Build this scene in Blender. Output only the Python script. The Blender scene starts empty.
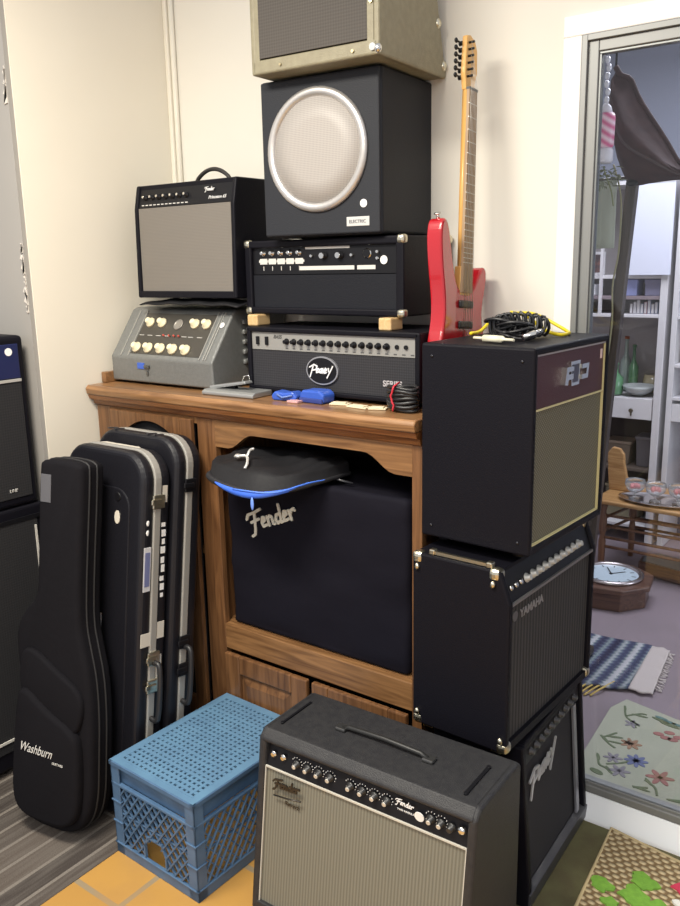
import bpy, bmesh, math, random
from mathutils import Vector, Matrix
R = math.radians
random.seed(7)
C = bpy.context.scene.collection
sc = bpy.context.scene

# ------------------------------------------------------------------ materials
MATS = {}
def nd(nt, t, **kw):
    n = nt.nodes.new(t)
    for k, v in kw.items():
        setattr(n, k, v)
    return n
def mat(name, col, rough=.5, metal=0., bump=None, var=None, emit=None, coat=0., spec=None):
    """plain principled; bump=(scale, strength); var=(scale, colour2, amount)"""
    if name in MATS: return MATS[name]
    m = bpy.data.materials.new(name); m.use_nodes = True
    nt = m.node_tree; b = nt.nodes['Principled BSDF']
    b.inputs['Base Color'].default_value = (*col, 1)
    b.inputs['Roughness'].default_value = rough
    b.inputs['Metallic'].default_value = metal
    if coat: b.inputs['Coat Weight'].default_value = coat; b.inputs['Coat Roughness'].default_value = .12
    if spec is not None: b.inputs['Specular IOR Level'].default_value = spec
    if emit:
        b.inputs['Emission Color'].default_value = (*emit[0], 1); b.inputs['Emission Strength'].default_value = emit[1]
    tc = nd(nt, 'ShaderNodeTexCoord')
    if var:
        n = nd(nt, 'ShaderNodeTexNoise'); n.inputs['Scale'].default_value = var[0]; n.inputs['Detail'].default_value = 4
        nt.links.new(tc.outputs['Object'], n.inputs['Vector'])
        rp = nd(nt, 'ShaderNodeValToRGB'); rp.color_ramp.elements[0].position = .38; rp.color_ramp.elements[1].position = .38 + var[2]
        rp.color_ramp.elements[0].color = (*var[1], 1); rp.color_ramp.elements[1].color = (*col, 1)
        nt.links.new(n.outputs['Fac'], rp.inputs['Fac']); nt.links.new(rp.outputs['Color'], b.inputs['Base Color'])
    if bump:
        n = nd(nt, 'ShaderNodeTexNoise'); n.inputs['Scale'].default_value = bump[0]; n.inputs['Detail'].default_value = 3
        nt.links.new(tc.outputs['Object'], n.inputs['Vector'])
        bp = nd(nt, 'ShaderNodeBump'); bp.inputs['Strength'].default_value = bump[1]; bp.inputs['Distance'].default_value = .002
        nt.links.new(n.outputs['Fac'], bp.inputs['Height']); nt.links.new(bp.outputs['Normal'], b.inputs['Normal'])
    MATS[name] = m
    return m
def math_node(nt, op, a, b=None):
    n = nd(nt, 'ShaderNodeMath', operation=op)
    for i, v in enumerate((a, b)):
        if v is None: continue
        if isinstance(v, (int, float)): n.inputs[i].default_value = v
        else: nt.links.new(v, n.inputs[i])
    return n.outputs[0]
def mixc(nt, fac, c1, c2):
    n = nd(nt, 'ShaderNodeMix', data_type='RGBA')
    if isinstance(fac, (int, float)): n.inputs['Factor'].default_value = fac
    else: nt.links.new(fac, n.inputs['Factor'])
    for k, c in (('A', c1), ('B', c2)):
        s = [i for i in n.inputs if i.name == k and i.type == 'RGBA'][0]
        if isinstance(c, tuple): s.default_value = (*c, 1)
        else: nt.links.new(c, s)
    return [o for o in n.outputs if o.type == 'RGBA'][0]
def base(name, rough=.6, metal=0):
    m = bpy.data.materials.new(name); m.use_nodes = True
    nt = m.node_tree; b = nt.nodes['Principled BSDF']; b.inputs['Roughness'].default_value = rough; b.inputs['Metallic'].default_value = metal
    tc = nd(nt, 'ShaderNodeTexCoord'); sp = nd(nt, 'ShaderNodeSeparateXYZ'); nt.links.new(tc.outputs['Object'], sp.inputs[0])
    MATS[name] = m
    return m, nt, b, tc, sp
def stripes(name, c1, c2, fx, fz=0, wx=.5, rough=.8, bumps=.3, diag=False):
    """woven cloth: sine stripes along local x (fx per metre) and z"""
    m, nt, b, tc, sp = base(name, rough)
    x, z = sp.outputs['X'], sp.outputs['Z']
    if diag:
        u = math_node(nt, 'ADD', x, z); v = math_node(nt, 'SUBTRACT', x, z)
    else: u, v = x, z
    s = math_node(nt, 'SINE', math_node(nt, 'MULTIPLY', u, fx * 6.2832))
    s = math_node(nt, 'ADD', math_node(nt, 'MULTIPLY', s, .5), .5)
    if fz:
        t = math_node(nt, 'SINE', math_node(nt, 'MULTIPLY', v, fz * 6.2832))
        t = math_node(nt, 'ADD', math_node(nt, 'MULTIPLY', t, .5), .5)
        s = math_node(nt, 'MULTIPLY', s, t) if diag else math_node(nt, 'ADD', math_node(nt, 'MULTIPLY', s, wx), math_node(nt, 'MULTIPLY', t, 1 - wx))
    nt.links.new(mixc(nt, s, c1, c2), b.inputs['Base Color'])
    bp = nd(nt, 'ShaderNodeBump'); bp.inputs['Strength'].default_value = bumps; bp.inputs['Distance'].default_value = .001
    nt.links.new(s, bp.inputs['Height']); nt.links.new(bp.outputs['Normal'], b.inputs['Normal'])
    return m
def wood(name, c1, c2, axis='Z', rough=.35):
    m, nt, b, tc, sp = base(name, rough)
    mp = nd(nt, 'ShaderNodeMapping'); s = {'X': (2.2, 30, 30), 'Y': (30, 2.2, 30), 'Z': (30, 30, 2.2)}[axis]
    mp.inputs['Scale'].default_value = s
    nt.links.new(tc.outputs['Object'], mp.inputs['Vector'])
    n = nd(nt, 'ShaderNodeTexNoise'); n.inputs['Scale'].default_value = 1.6; n.inputs['Detail'].default_value = 6; n.inputs['Distortion'].default_value = 1.4
    nt.links.new(mp.outputs[0], n.inputs['Vector'])
    rp = nd(nt, 'ShaderNodeValToRGB'); rp.color_ramp.elements[0].position = .3; rp.color_ramp.elements[1].position = .68
    rp.color_ramp.elements[0].color = (*c1, 1); rp.color_ramp.elements[1].color = (*c2, 1)
    nt.links.new(n.outputs['Fac'], rp.inputs['Fac']); nt.links.new(rp.outputs['Color'], b.inputs['Base Color'])
    return m

TOLEX = mat('black_vinyl', (.0058, .0056, .0092), .5, bump=(420, .4), spec=.16)
TOLEXG = mat('charcoal_vinyl', (.0125, .0135, .018), .5, bump=(350, .4), spec=.2)
TOLEXF = mat('worn_black_vinyl', (.021, .021, .024), .5, bump=(380, .6), var=(60, (.029, .029, .031), .3), spec=.4)
BLACK = mat('black_plastic', (.007, .007, .009), .4, spec=.3)
SOFTBLACK = mat('interior_shade_black', (.012, .012, .015), .9)  # dark of the cabinet interior, for the panel behind the arched door
CHROME = mat('chrome', (.78, .77, .73), .18, 1.)
BRUSHED = mat('brushed_aluminium', (.62, .61, .58), .38, 1., bump=(200, .1))
NICKEL = mat('aged_nickel', (.7, .66, .52), .3, 1.)
WHITE = mat('white_sticker', (.85, .85, .84), .5)
CREAM = mat('cream_plastic', (.80, .72, .50), .4)
SILVERP = mat('silver_panel', (.33, .325, .31), .45, .3)
LETTER = mat('pale_lettering', (.62, .61, .58), .4)
LETTERW = mat('white_lettering', (.8, .8, .8), .4)
OAKV = wood('oak_upright', (.090, .040, .017), (.215, .103, .043), 'Z')
OAKH = wood('oak_rail', (.125, .058, .023), (.295, .152, .062), 'X')
OAKT = wood('oak_top', (.15, .072, .030), (.345, .182, .080), 'X', .28)
MAPLE = wood('maple_neck', (.62, .33, .09), (.78, .46, .15), 'Z', .3)
ROSEW = wood('rosewood_board', (.27, .17, .09), (.38, .26, .15), 'Z', .5)
BLOCKW = wood('pine_block', (.55, .36, .16), (.70, .50, .26), 'Y', .6)

# ------------------------------------------------------------------ mesh builder
SIB = {}
SPLIT = {'foot', 'stile', 'rail', 'metal_corner', 'bright_trim', 'handle_clamp', 'corner_screw', 'torn_sticker', 'white_dot', 'rung', 'screw', 'corner_cap', 'rear_corner_cap', 'side_handle', 'control_knob', 'case_ridge', 'metal_plug', 'tassel', 'shelf', 'back_rail', 'zip_seam', 'rocker_switch', 'piping', 'hour_mark', 'fret', 'clock_hand', 'blank'}
class MB:
    def __init__(s): s.bm = bmesh.new(); s.M = Matrix.Identity(4)
    def _add(s, verts, faces, smooth=False):
        vs = [s.bm.verts.new(s.M @ Vector(v)) for v in verts]
        out = []
        for f in faces:
            try:
                ff = s.bm.faces.new([vs[i] for i in f]); ff.smooth = smooth; out.append(ff)
            except ValueError: pass
        return vs, out
    def box(s, x0, x1, y0, y1, z0, z1, bev=0, seg=2):
        v = [(x, y, z) for z in (z0, z1) for y in (y0, y1) for x in (x0, x1)]
        vs, fs = s._add(v, [(0, 2, 3, 1), (4, 5, 7, 6), (0, 1, 5, 4), (2, 6, 7, 3), (0, 4, 6, 2), (1, 3, 7, 5)])
        if bev: s._bev(vs, bev, seg)
        return s
    def _bev(s, vs, bev, seg, ang=0):
        es = {e for v in vs for e in v.link_edges}
        if ang:
            es = {e for e in es if len(e.link_faces) == 2 and e.calc_face_angle(0) > ang}
        bmesh.ops.bevel(s.bm, geom=list(es), offset=bev, segments=seg, profile=.5, affect='EDGES', clamp_overlap=True)
    def prism(s, pts, a0, a1, axis='x', bev=0, seg=2, ang=0.35):
        """2D polygon extruded along an axis; pts are (y,z) for x, (x,z) for y, (x,y) for z"""
        f = {'x': lambda p, a: (a, p[0], p[1]), 'y': lambda p, a: (p[0], a, p[1]), 'z': lambda p, a: (p[0], p[1], a)}[axis]
        n = len(pts)
        v = [f(p, a0) for p in pts] + [f(p, a1) for p in pts]
        fs = [tuple(range(n - 1, -1, -1)), tuple(range(n, 2 * n))] + [(i, (i + 1) % n, n + (i + 1) % n, n + i) for i in range(n)]
        vs, ff = s._add(v, fs)
        bmesh.ops.recalc_face_normals(s.bm, faces=ff)
        if bev: s._bev(vs, bev, seg, ang)
        return s
    def lathe(s, prof, c=(0, 0, 0), d=(0, 0, 1), n=20, smooth=True):
        """profile (radius, height) turned about direction d at c"""
        q = Vector((0, 0, 1)).rotation_difference(Vector(d)).to_matrix()
        c = Vector(c); v = []
        for r, h in prof:
            for k in range(n):
                a = 2 * math.pi * k / n
                v.append(tuple(c + q @ Vector((r * math.cos(a), r * math.sin(a), h))))
        fs = [(i * n + k, i * n + (k + 1) % n, (i + 1) * n + (k + 1) % n, (i + 1) * n + k) for i in range(len(prof) - 1) for k in range(n)]
        m = len(prof) - 1
        fs += [tuple(range(n - 1, -1, -1)), tuple(m * n + k for k in range(n))]
        vs, ff = s._add(v, fs, smooth)
        for f in ff[-2:]: f.smooth = False
        return s
    def cyl(s, c, d, r, h, n=16): return s.lathe([(r, 0), (r, h)], c, d, n)
    def bar(s, a, b, w, t, up=(0, 0, 1)):
        """box from a to b; w along up-ish, t across"""
        a = Vector(a); b = Vector(b); d = (b - a).normalized(); u = Vector(up)
        sd = d.cross(u).normalized(); u = sd.cross(d).normalized()
        v = [tuple(p + sd * i * t / 2 + u * j * w / 2) for p in (a, b) for j in (-1, 1) for i in (-1, 1)]
        s._add(v, [(0, 1, 3, 2), (4, 6, 7, 5), (0, 4, 5, 1), (2, 3, 7, 6), (0, 2, 6, 4), (1, 5, 7, 3)])
        return s
    def tube(s, pts, r, n=8, rr=None, smooth=True, cap=True):
        P = [Vector(p) for p in pts]; v = []; prev = None
        for i, p in enumerate(P):
            d = (P[min(i + 1, len(P) - 1)] - P[max(i - 1, 0)]).normalized()
            if prev is None:
                u = d.orthogonal().normalized()
            else:
                u = (prev - d * prev.dot(d)).normalized()
            prev = u; w = d.cross(u)
            rad = rr[i] if rr else r
            for k in range(n):
                a = 2 * math.pi * k / n
                v.append(tuple(p + (u * math.cos(a) + w * math.sin(a)) * rad))
        m = len(P)
        fs = [(i * n + k, i * n + (k + 1) % n, (i + 1) * n + (k + 1) % n, (i + 1) * n + k) for i in range(m - 1) for k in range(n)]
        if cap: fs += [tuple(range(n - 1, -1, -1)), tuple((m - 1) * n + k for k in range(n))]
        s._add(v, fs, smooth)
        return s
    def ball(s, c, rx, ry=None, rz=None, nu=12, nv=8):
        ry = ry or rx; rz = rz or rx
        pr = []
        v = []
        for i in range(nv + 1):
            t = math.pi * i / nv
            r = max(math.sin(t), .02)
            for k in range(nu):
                a = 2 * math.pi * k / nu
                v.append((c[0] + rx * r * math.cos(a), c[1] + ry * r * math.sin(a), c[2] - rz * math.cos(t)))
        fs = [(i * nu + k, i * nu + (k + 1) % nu, (i + 1) * nu + (k + 1) % nu, (i + 1) * nu + k) for i in range(nv) for k in range(nu)]
        fs += [tuple(range(nu - 1, -1, -1)), tuple(nv * nu + k for k in range(nu))]
        s._add(v, fs, True)
        return s
    def grid(s, f, nu, nv, thick=0, smooth=True):
        """f(u,v)->(x,y,z); optional thickness downwards the normal"""
        v = [f(i / nu, j / nv) for j in range(nv + 1) for i in range(nu + 1)]
        fs = [(j * (nu + 1) + i, j * (nu + 1) + i + 1, (j + 1) * (nu + 1) + i + 1, (j + 1) * (nu + 1) + i) for j in range(nv) for i in range(nu)]
        vs, ff = s._add(v, fs, smooth)
        if thick:
            bmesh.ops.recalc_face_normals(s.bm, faces=ff)
            bmesh.ops.solidify(s.bm, geom=ff, thickness=thick)
        return s
    def strokes(s, lines, sc_, w, t, org, tilt=0, rot=0):
        """flat lettering strokes in the xz plane facing -y; thickness t"""
        cr, sr = math.cos(R(rot)), math.sin(R(rot)); k = 0
        for ln in lines:
            P = [((x + z * tilt) * sc_, z * sc_) for x, z in ln]; P = [(org[0] + x * cr - z * sr, org[2] + x * sr + z * cr) for x, z in P]
            for (x0, z0), (x1, z1) in zip(P, P[1:]):
                k += 1; yy = org[1] - k * 2.5e-5; s.bar((x0, yy, z0), (x1, yy, z1), t, w, up=(0, 1, 0))
            for x, z in P:
                k += 1; yy = org[1] - k * 2.5e-5; s.lathe([(w / 2, -t / 2), (w / 2, t / 2)], (x, yy, z), (0, -1, 0), 8, False)
        return s
    def build(s, name, m, parent=None, M=None, label=None):
        if name in SPLIT:
            isl = s.islands()
            if len(isl) > 1:
                out = []
                for g_ in isl:
                    q_ = MB(); mp_ = {}
                    for v in g_: mp_[v] = q_.bm.verts.new(v.co)
                    done = set()
                    for v in g_:
                        for f in v.link_faces:
                            if f in done: continue
                            done.add(f); nf = q_.bm.faces.new([mp_[x] for x in f.verts]); nf.smooth = f.smooth
                    out.append(q_._link(name, m, parent, M, label))
                s.bm.free(); SIB[out[0].name] = out
                return out[0]
        return s._link(name, m, parent, M, label)
    def islands(s):
        seen = set(); isl = []
        for v in s.bm.verts:
            if v in seen: continue
            st = [v]; seen.add(v); g_ = []
            while st:
                a = st.pop(); g_.append(a)
                for e in a.link_edges:
                    b_ = e.other_vert(a)
                    if b_ not in seen: seen.add(b_); st.append(b_)
            isl.append(g_)
        bb = lambda g_: ([min(v.co[i] for v in g_) - .0015 for i in range(3)], [max(v.co[i] for v in g_) + .0015 for i in range(3)])
        ch = True
        B_ = [(g_, *bb(g_)) for g_ in isl]
        while ch:
            ch = False
            for i in range(len(B_)):
                for j in range(i + 1, len(B_)):
                    if all(B_[i][1][k] <= B_[j][2][k] and B_[j][1][k] <= B_[i][2][k] for k in range(3)):
                        g_ = B_[i][0] + B_[j][0]; B_[i] = (g_, *bb(g_)); B_.pop(j); ch = True; break
                if ch: break
        return [b_[0] for b_ in B_]
    def _link(s, name, m, parent=None, M=None, label=None):
        me = bpy.data.meshes.new(name); s.bm.to_mesh(me); s.bm.free()
        o = bpy.data.objects.new(name, me); C.objects.link(o)
        if m: me.materials.append(m)
        if parent: o.parent = parent
        if M is not None: o.matrix_local = M
        if label: o['label'] = label
        return o
def tag(o, label, cat, group=None, kind=None):
    o['label'] = label; o['category'] = cat
    if group: o['group'] = group
    if kind: o['kind'] = kind
    return o
def struct(o): o['kind'] = 'structure'; return o
def thing(name, loc, label, cat, rz=0, group=None, M=None):
    o = bpy.data.objects.new(name, None); C.objects.link(o); o.empty_display_size = .05
    if M is not None: o.matrix_world = M
    else: o.location = loc; o.rotation_euler = (0, 0, rz)
    return tag(o, label, cat, group)
def text(body, size, m, parent, loc, rx=math.pi / 2, shear=0, name='lettering', ext=.0006, rz=0, align='LEFT', bold=0, sx=1):
    cu = bpy.data.curves.new(name, 'FONT'); cu.body = body; cu.size = size; cu.extrude = ext; cu.shear = shear; cu.align_x = align; cu.offset = bold
    t = bpy.data.objects.new(name, cu); C.objects.link(t)
    dg = bpy.context.evaluated_depsgraph_get()
    me = bpy.data.meshes.new_from_object(t.evaluated_get(dg))
    C.objects.unlink(t); bpy.data.objects.remove(t)
    o = bpy.data.objects.new(name, me); C.objects.link(o); me.materials.clear(); me.materials.append(m)
    o.parent = parent; o.location = loc; o.rotation_euler = (rx, 0, rz); o.scale = (sx, 1, 1)
    return o
def dup(o, parent=None):
    c = o.copy(); C.objects.link(c)
    if parent: c.parent = parent
    for ch in list(o.children):
        d = ch.copy(); C.objects.link(d); d.parent = c
        for g in ch.children:
            e = g.copy(); C.objects.link(e); e.parent = d
    return c

FENDER = [[(.0, .72), (.2, .95), (.7, .98), (1.25, 1.08)], [(.72, .98), (.6, .5), (.45, .05), (.3, -.25), (.08, -.3)], [(.3, .48), (.95, .56)],
          [(1.1, .3), (1.38, .4), (1.42, .56), (1.25, .6), (1.1, .3), (1.15, .08), (1.45, .12)],
          [(1.62, .58), (1.62, .05)], [(1.63, .38), (1.82, .58), (1.97, .5), (1.95, .1), (2.08, .06)],
          [(2.6, .55), (2.35, .52), (2.22, .25), (2.32, .05), (2.58, .15)], [(2.72, 1.05), (2.6, .05), (2.75, .08)],
          [(2.85, .3), (3.13, .4), (3.17, .56), (3.0, .6), (2.85, .3), (2.9, .08), (3.2, .12)],
          [(3.38, .58), (3.38, .05)], [(3.39, .35), (3.55, .55), (3.75, .6), (3.8, .5)]]
PEAVEY = [[(.05, -.45), (.4, .85)], [(-.15, .7), (.5, 1.05), (1.0, .85), (.85, .45), (.3, .35)],
          [(.95, .3), (1.2, .42), (1.25, .6), (1.05, .55), (.95, .3), (1.0, .08), (1.25, .2)],
          [(1.75, .62), (1.45, .5), (1.38, .15), (1.6, .12), (1.78, .62), (1.72, .08)],
          [(1.92, .62), (1.98, .08), (2.28, .7)],
          [(2.2, .3), (2.45, .42), (2.5, .6), (2.3, .55), (2.2, .3), (2.25, .08), (2.5, .2)],
          [(2.72, .68), (2.82, .3)], [(3.35, .95), (2.65, -.45)]]

# ------------------------------------------------------------------ camera (solved from the photograph's box corners)
f_, pit, rol, H, psi = 832.19589, .223777255, -.0201011969, 1.61530743, .639784522
fw = Vector((-math.sin(psi) * math.cos(pit), math.cos(psi) * math.cos(pit), -math.sin(pit)))
r0 = Vector((math.cos(psi), math.sin(psi), 0)); u0 = r0.cross(fw)
rr_ = r0 * math.cos(rol) + u0 * math.sin(rol); uu = -r0 * math.sin(rol) + u0 * math.cos(rol)
cam = bpy.data.objects.new('camera', bpy.data.cameras.new('camera')); C.objects.link(cam)
cam.matrix_world = Matrix(((rr_.x, uu.x, -fw.x, 0), (rr_.y, uu.y, -fw.y, 0), (rr_.z, uu.z, -fw.z, H), (0, 0, 0, 1)))
cam.data.sensor_fit = 'HORIZONTAL'; cam.data.sensor_width = 36; cam.data.lens = f_ / 680 * 36; cam.data.clip_start = .05
sc.camera = cam

# ------------------------------------------------------------------ setting
YW = 2.163          # face of the wall behind the amplifiers
XL = -2.315         # face of the left wall return
WALL = mat('cream_wall_paint', (.80, .755, .655), .75, bump=(6, .25), var=(1.5, (.765, .715, .61), .4))
WALLW = mat('white_wall_paint', (.815, .785, .71), .75, bump=(5, .3), var=(1.2, (.785, .755, .68), .4))
GREYW = mat('grey_wall_paint', (.31, .30, .28), .75, bump=(6, .3), var=(3, (.33, .315, .295), .4))
TRIMW = mat('white_gloss_trim', (.90, .89, .86), .4)
ALU = mat('satin_aluminium', (.27, .275, .27), .45, .4)
ALUD = mat('dark_aluminium', (.22, .23, .23), .4, .7)
FARW = mat('blue_grey_wall_paint', (.36, .38, .47), .8, var=(1, (.33, .35, .43), .4))
FARP = mat('pale_far_wall_paint', (.60, .58, .60), .8)
SILLM = mat('daylit_white_sill', (.92, .95, .98), .25)  # bluish near-white base puts the sill's reflected daylight into its colour

# carpet: plank tiles with streaks
m, nt, b, tc, sp = base('striped_carpet', .95)
mp = nd(nt, 'ShaderNodeMapping'); mp.inputs['Rotation'].default_value = (0, 0, R(90)); nt.links.new(tc.outputs['Object'], mp.inputs['Vector'])
br = nd(nt, 'ShaderNodeTexBrick'); br.inputs['Scale'].default_value = 1.0; br.inputs['Brick Width'].default_value = .9; br.inputs['Row Height'].default_value = .075
br.inputs['Mortar Size'].default_value = .0055; br.inputs['Bias'].default_value = -.1
br.inputs['Color1'].default_value = (.100, .080, .066, 1); br.inputs['Color2'].default_value = (.036, .029, .026, 1); br.inputs['Mortar'].default_value = (.20, .175, .15, 1)
nt.links.new(mp.outputs[0], br.inputs['Vector'])
mp2 = nd(nt, 'ShaderNodeMapping'); mp2.inputs['Scale'].default_value = (55, 3, 1); nt.links.new(tc.outputs['Object'], mp2.inputs['Vector'])
no = nd(nt, 'ShaderNodeTexNoise'); no.inputs['Scale'].default_value = 1.3; no.inputs['Detail'].default_value = 4; nt.links.new(mp2.outputs[0], no.inputs['Vector'])
rp = nd(nt, 'ShaderNodeValToRGB'); rp.color_ramp.elements[0].position = .42; rp.color_ramp.elements[1].position = .62; nt.links.new(no.outputs['Fac'], rp.inputs['Fac'])
nt.links.new(mixc(nt, math_node(nt, 'MULTIPLY', rp.outputs['Color'], .35), br.outputs['Color'], (.18, .16, .14)), b.inputs['Base Color'])
n2 = nd(nt, 'ShaderNodeTexNoise'); n2.inputs['Scale'].default_value = 220; nt.links.new(tc.outputs['Object'], n2.inputs['Vector'])
bp = nd(nt, 'ShaderNodeBump'); bp.inputs['Strength'].default_value = .8; bp.inputs['Distance'].default_value = .004
nt.links.new(n2.outputs['Fac'], bp.inputs['Height']); nt.links.new(bp.outputs['Normal'], b.inputs['Normal'])
CARPET = m
# ochre tiles
m, nt, b, tc, sp = base('ochre_tiles', .38)
mp = nd(nt, 'ShaderNodeMapping'); mp.inputs['Location'].default_value = (.055, .10, 0); nt.links.new(tc.outputs['Object'], mp.inputs['Vector'])
br = nd(nt, 'ShaderNodeTexBrick'); br.offset = 0; br.inputs['Scale'].default_value = 1; br.inputs['Brick Width'].default_value = .305; br.inputs['Row Height'].default_value = .305
br.inputs['Mortar Size'].default_value = .009; br.inputs['Mortar Smooth'].default_value = .2
br.inputs['Color1'].default_value = (.55, .30, .075, 1); br.inputs['Color2'].default_value = (.46, .25, .065, 1); br.inputs['Mortar'].default_value = (.31, .24, .15, 1)
nt.links.new(mp.outputs[0], br.inputs['Vector'])
no = nd(nt, 'ShaderNodeTexNoise'); no.inputs['Scale'].default_value = 9; no.inputs['Detail'].default_value = 5; nt.links.new(tc.outputs['Object'], no.inputs['Vector'])
rp = nd(nt, 'ShaderNodeValToRGB'); rp.color_ramp.elements[0].position = .45; rp.color_ramp.elements[1].position = .7; nt.links.new(no.outputs['Fac'], rp.inputs['Fac'])
nt.links.new(mixc(nt, math_node(nt, 'MULTIPLY', rp.outputs['Color'], .45), br.outputs['Color'], (.42, .23, .075)), b.inputs['Base Color'])
TILES = m
FARFLOOR = mat('mauve_concrete', (.27, .215, .245), .6, var=(3, (.235, .19, .21), .4), bump=(40, .2))

struct(MB().box(-1.753, 3, -3, YW, -.05, 0).build('floor', TILES))
struct(MB().box(-5, -1.753, -3, YW, -.05, .002).build('floor_carpet', CARPET))
struct(MB().box(-5, 4, YW, 6, -.05, 0).build('floor_back_room', FARFLOOR))
# walls
GX0, GX1, GZ0, GZ1 = -.785, 1.4, .105, 2.105       # glazed opening
mb = MB().box(-2.5, GX0 - .07, YW, YW + .06, 0, 2.9)
mb.box(GX0 - .07, 3, YW, YW + .06, GZ1 + .07, 2.9).box(GX1 + .07, 3, YW, YW + .06, 0, GZ1 + .07)
struct(mb.build('wall_back', WALLW))
struct(MB().box(-2.5, XL, 1.54, YW, 0, 2.9).build('wall_left', WALL))
struct(MB().box(-5, XL - .003, 1.525, 1.66, 0, 2.9).build('wall_grey', GREYW))
mb = MB()   # worn paint along the corner of the grey wall
for i, (z, h, w) in enumerate(((2.17, .05, .012), (2.12, .06, .020), (1.68, .03, .012), (1.63, .06, .020), (1.585, .03, .012), (1.54, .06, .022), (1.50, .03, .014))):
    pts = [(XL - .004 - w * (.5 + .5 * math.sin(k * 2.1 + i)), z + h * (k / 6 - .5)) for k in range(7)] + [(XL - .004 - .004, z + h * .45), (XL - .006, z - h * .45)]
    mb.prism(pts, 1.5215, 1.5255, 'y')
struct(mb.build('trim_chipped_paint', mat('chipped_plaster', (.62, .58, .53), .9)))
mb = MB().box(XL, XL + .020, YW - .020, YW, 0, 2.9, .005).cyl((XL + .034, YW - .010, 1.28), (0, 0, 1), .0095, 1.6, 12)
struct(mb.build('trim_corner', mat('cream_trim_paint', (.80, .76, .66), .5)))
# door casing and aluminium frame
mb = MB().box(GX0 - .095, GX0 - .046, YW - .014, YW, .0, GZ1 + .046, .003).box(GX0 - .095, GX1 + .095, YW - .014, YW, GZ1 + .046, GZ1 + .095, .003).box(GX1 + .046, GX1 + .095, YW - .014, YW, 0, GZ1 + .046, .003)
struct(mb.build('trim_door_casing', TRIMW))
dr = MB()
dr.box(GX0 - .046, GX0 - .032, YW - .014, YW + .028, .08, GZ1 + .046, .001).box(GX0 - .032, GX0 - .006, YW - .004, YW + .028, .08, GZ1 + .032, .002)
dr.box(GX0 - .032, GX1 + .032, YW - .014, YW + .028, GZ1 + .032, GZ1 + .046, .001).box(GX0 - .006, GX1 + .006, YW - .004, YW + .028, GZ1 + .006, GZ1 + .032, .002)
dr.box(GX1 + .006, GX1 + .046, YW - .008, YW + .028, .08, GZ1 + .032, .002)
door = struct(dr.build('door_1', ALU)); door['label'] = 'aluminium framed glass door to the back room'
mb = MB().box(GX0 - .006, GX0, YW + .002, YW + .024, GZ0, GZ1, .001).box(GX0 - .006, GX1 + .006, YW + .002, YW + .024, GZ1, GZ1 + .006, .001).box(GX1, GX1 + .006, YW + .002, YW + .024, GZ0, GZ1, .001)
mb.build('door_gasket', ALUD, door)
mb = MB().box(GX0 - .012, GX1 + .012, YW + .002, YW + .055, .080, .104, .003)
mb.box(GX0 - .006, GX1 + .006, YW + .008, YW + .026, .104, .113, .002)
mb.build('door_track', ALU, door)
mb = MB().prism([(YW - .022, 0), (YW - .020, .010), (YW + .004, .078), (YW + .056, .078), (YW + .056, 0)], GX0 - .06, GX1 + .05, 'x', .002)  # front face sloped so the sill catches more ceiling light
struct(mb.build('trim_sill', SILLM))
g = bpy.data.materials.new('clear_glass'); g.use_nodes = True; nt = g.node_tree; nt.nodes.clear()
out = nd(nt, 'ShaderNodeOutputMaterial'); tr = nd(nt, 'ShaderNodeBsdfTransparent'); gl = nd(nt, 'ShaderNodeBsdfGlossy'); gl.inputs['Roughness'].default_value = .02
tr.inputs['Color'].default_value = (.96, .98, .98, 1)
fr = nd(nt, 'ShaderNodeFresnel'); fr.inputs['IOR'].default_value = 1.45; mx = nd(nt, 'ShaderNodeMixShader')
nt.links.new(fr.outputs[0], mx.inputs[0]); nt.links.new(tr.outputs[0], mx.inputs[1]); nt.links.new(gl.outputs[0], mx.inputs[2]); nt.links.new(mx.outputs[0], out.inputs[0])
GLASS = g
MB().box(GX0 - .005, GX1 + .005, YW + .011, YW + .017, GZ0 + .004, GZ1 + .004).build('door_glass', GLASS, door)
# back room shell
struct(MB().box(-5, 4, 5.6, 5.7, 0, 2.9).build('wall_back_room', FARW))
struct(MB().box(-3.4, -3.3, YW + .06, 5.6, 0, 2.9).build('wall_back_room_left', FARP))
struct(MB().box(3.0, 3.1, YW + .06, 5.6, 0, 2.9).build('wall_back_room_right', FARP))
struct(MB().box(-3.3, 3.0, 5.57, 5.6, 0, .14, .004).build('baseboard_back_room', mat('pale_baseboard', (.62, .60, .58), .5)))
struct(MB().box(-3.4, 3.1, YW, 5.7, 2.9, 2.95).build('ceiling_back_room', mat('pale_ceiling', (.7, .7, .72), .9)))

# ------------------------------------------------------------------ oak cabinet
SOFTB2 = mat('shaded_bay_board', (.018, .013, .011), .7)  # near-black colour puts the open bay's inner shade into the back board
cab = thing('oak_cabinet', (-1.67, 1.93, 0), 'long oak cabinet with an open bay, standing against the back wall under the amplifiers', 'cabinet')
ox, oy = -1.67, 1.93
def L(x0, x1, y0, y1, z0, z1): return (x0 - ox, x1 - ox, y0 - oy, y1 - oy, z0, z1)
CX0, CX1, CF, CT = -2.31, -1.037, 1.735, 1.240
mb = MB()
mb.box(*L(CX0 + .012, CX0 + .03, CF + .022, YW - .002, 0, CT - .045))
mb.box(*L(CX1 - .03, CX1 - .012, CF + .022, YW - .002, 0, CT - .045))
mb.box(*L(-1.79, -1.772, CF + .022, YW - .002, 0, CT - .045))
MB().box(*L(CX0 + .03, CX1 - .03, YW - .014, YW - .002, .06, CT - .045)).build('back_board', SOFTB2, cab)
mb.box(*L(CX0 + .03, CX1 - .03, CF + .022, YW - .014, .09, .105))
mb.build('carcass', OAKV, cab)
mb = MB().box(*L(-1.772, CX1 - .03, CF + .022, YW - .014, .50, .52)).box(*L(CX0 + .03, -1.79, CF + .03, YW - .014, .72, .735))
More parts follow.
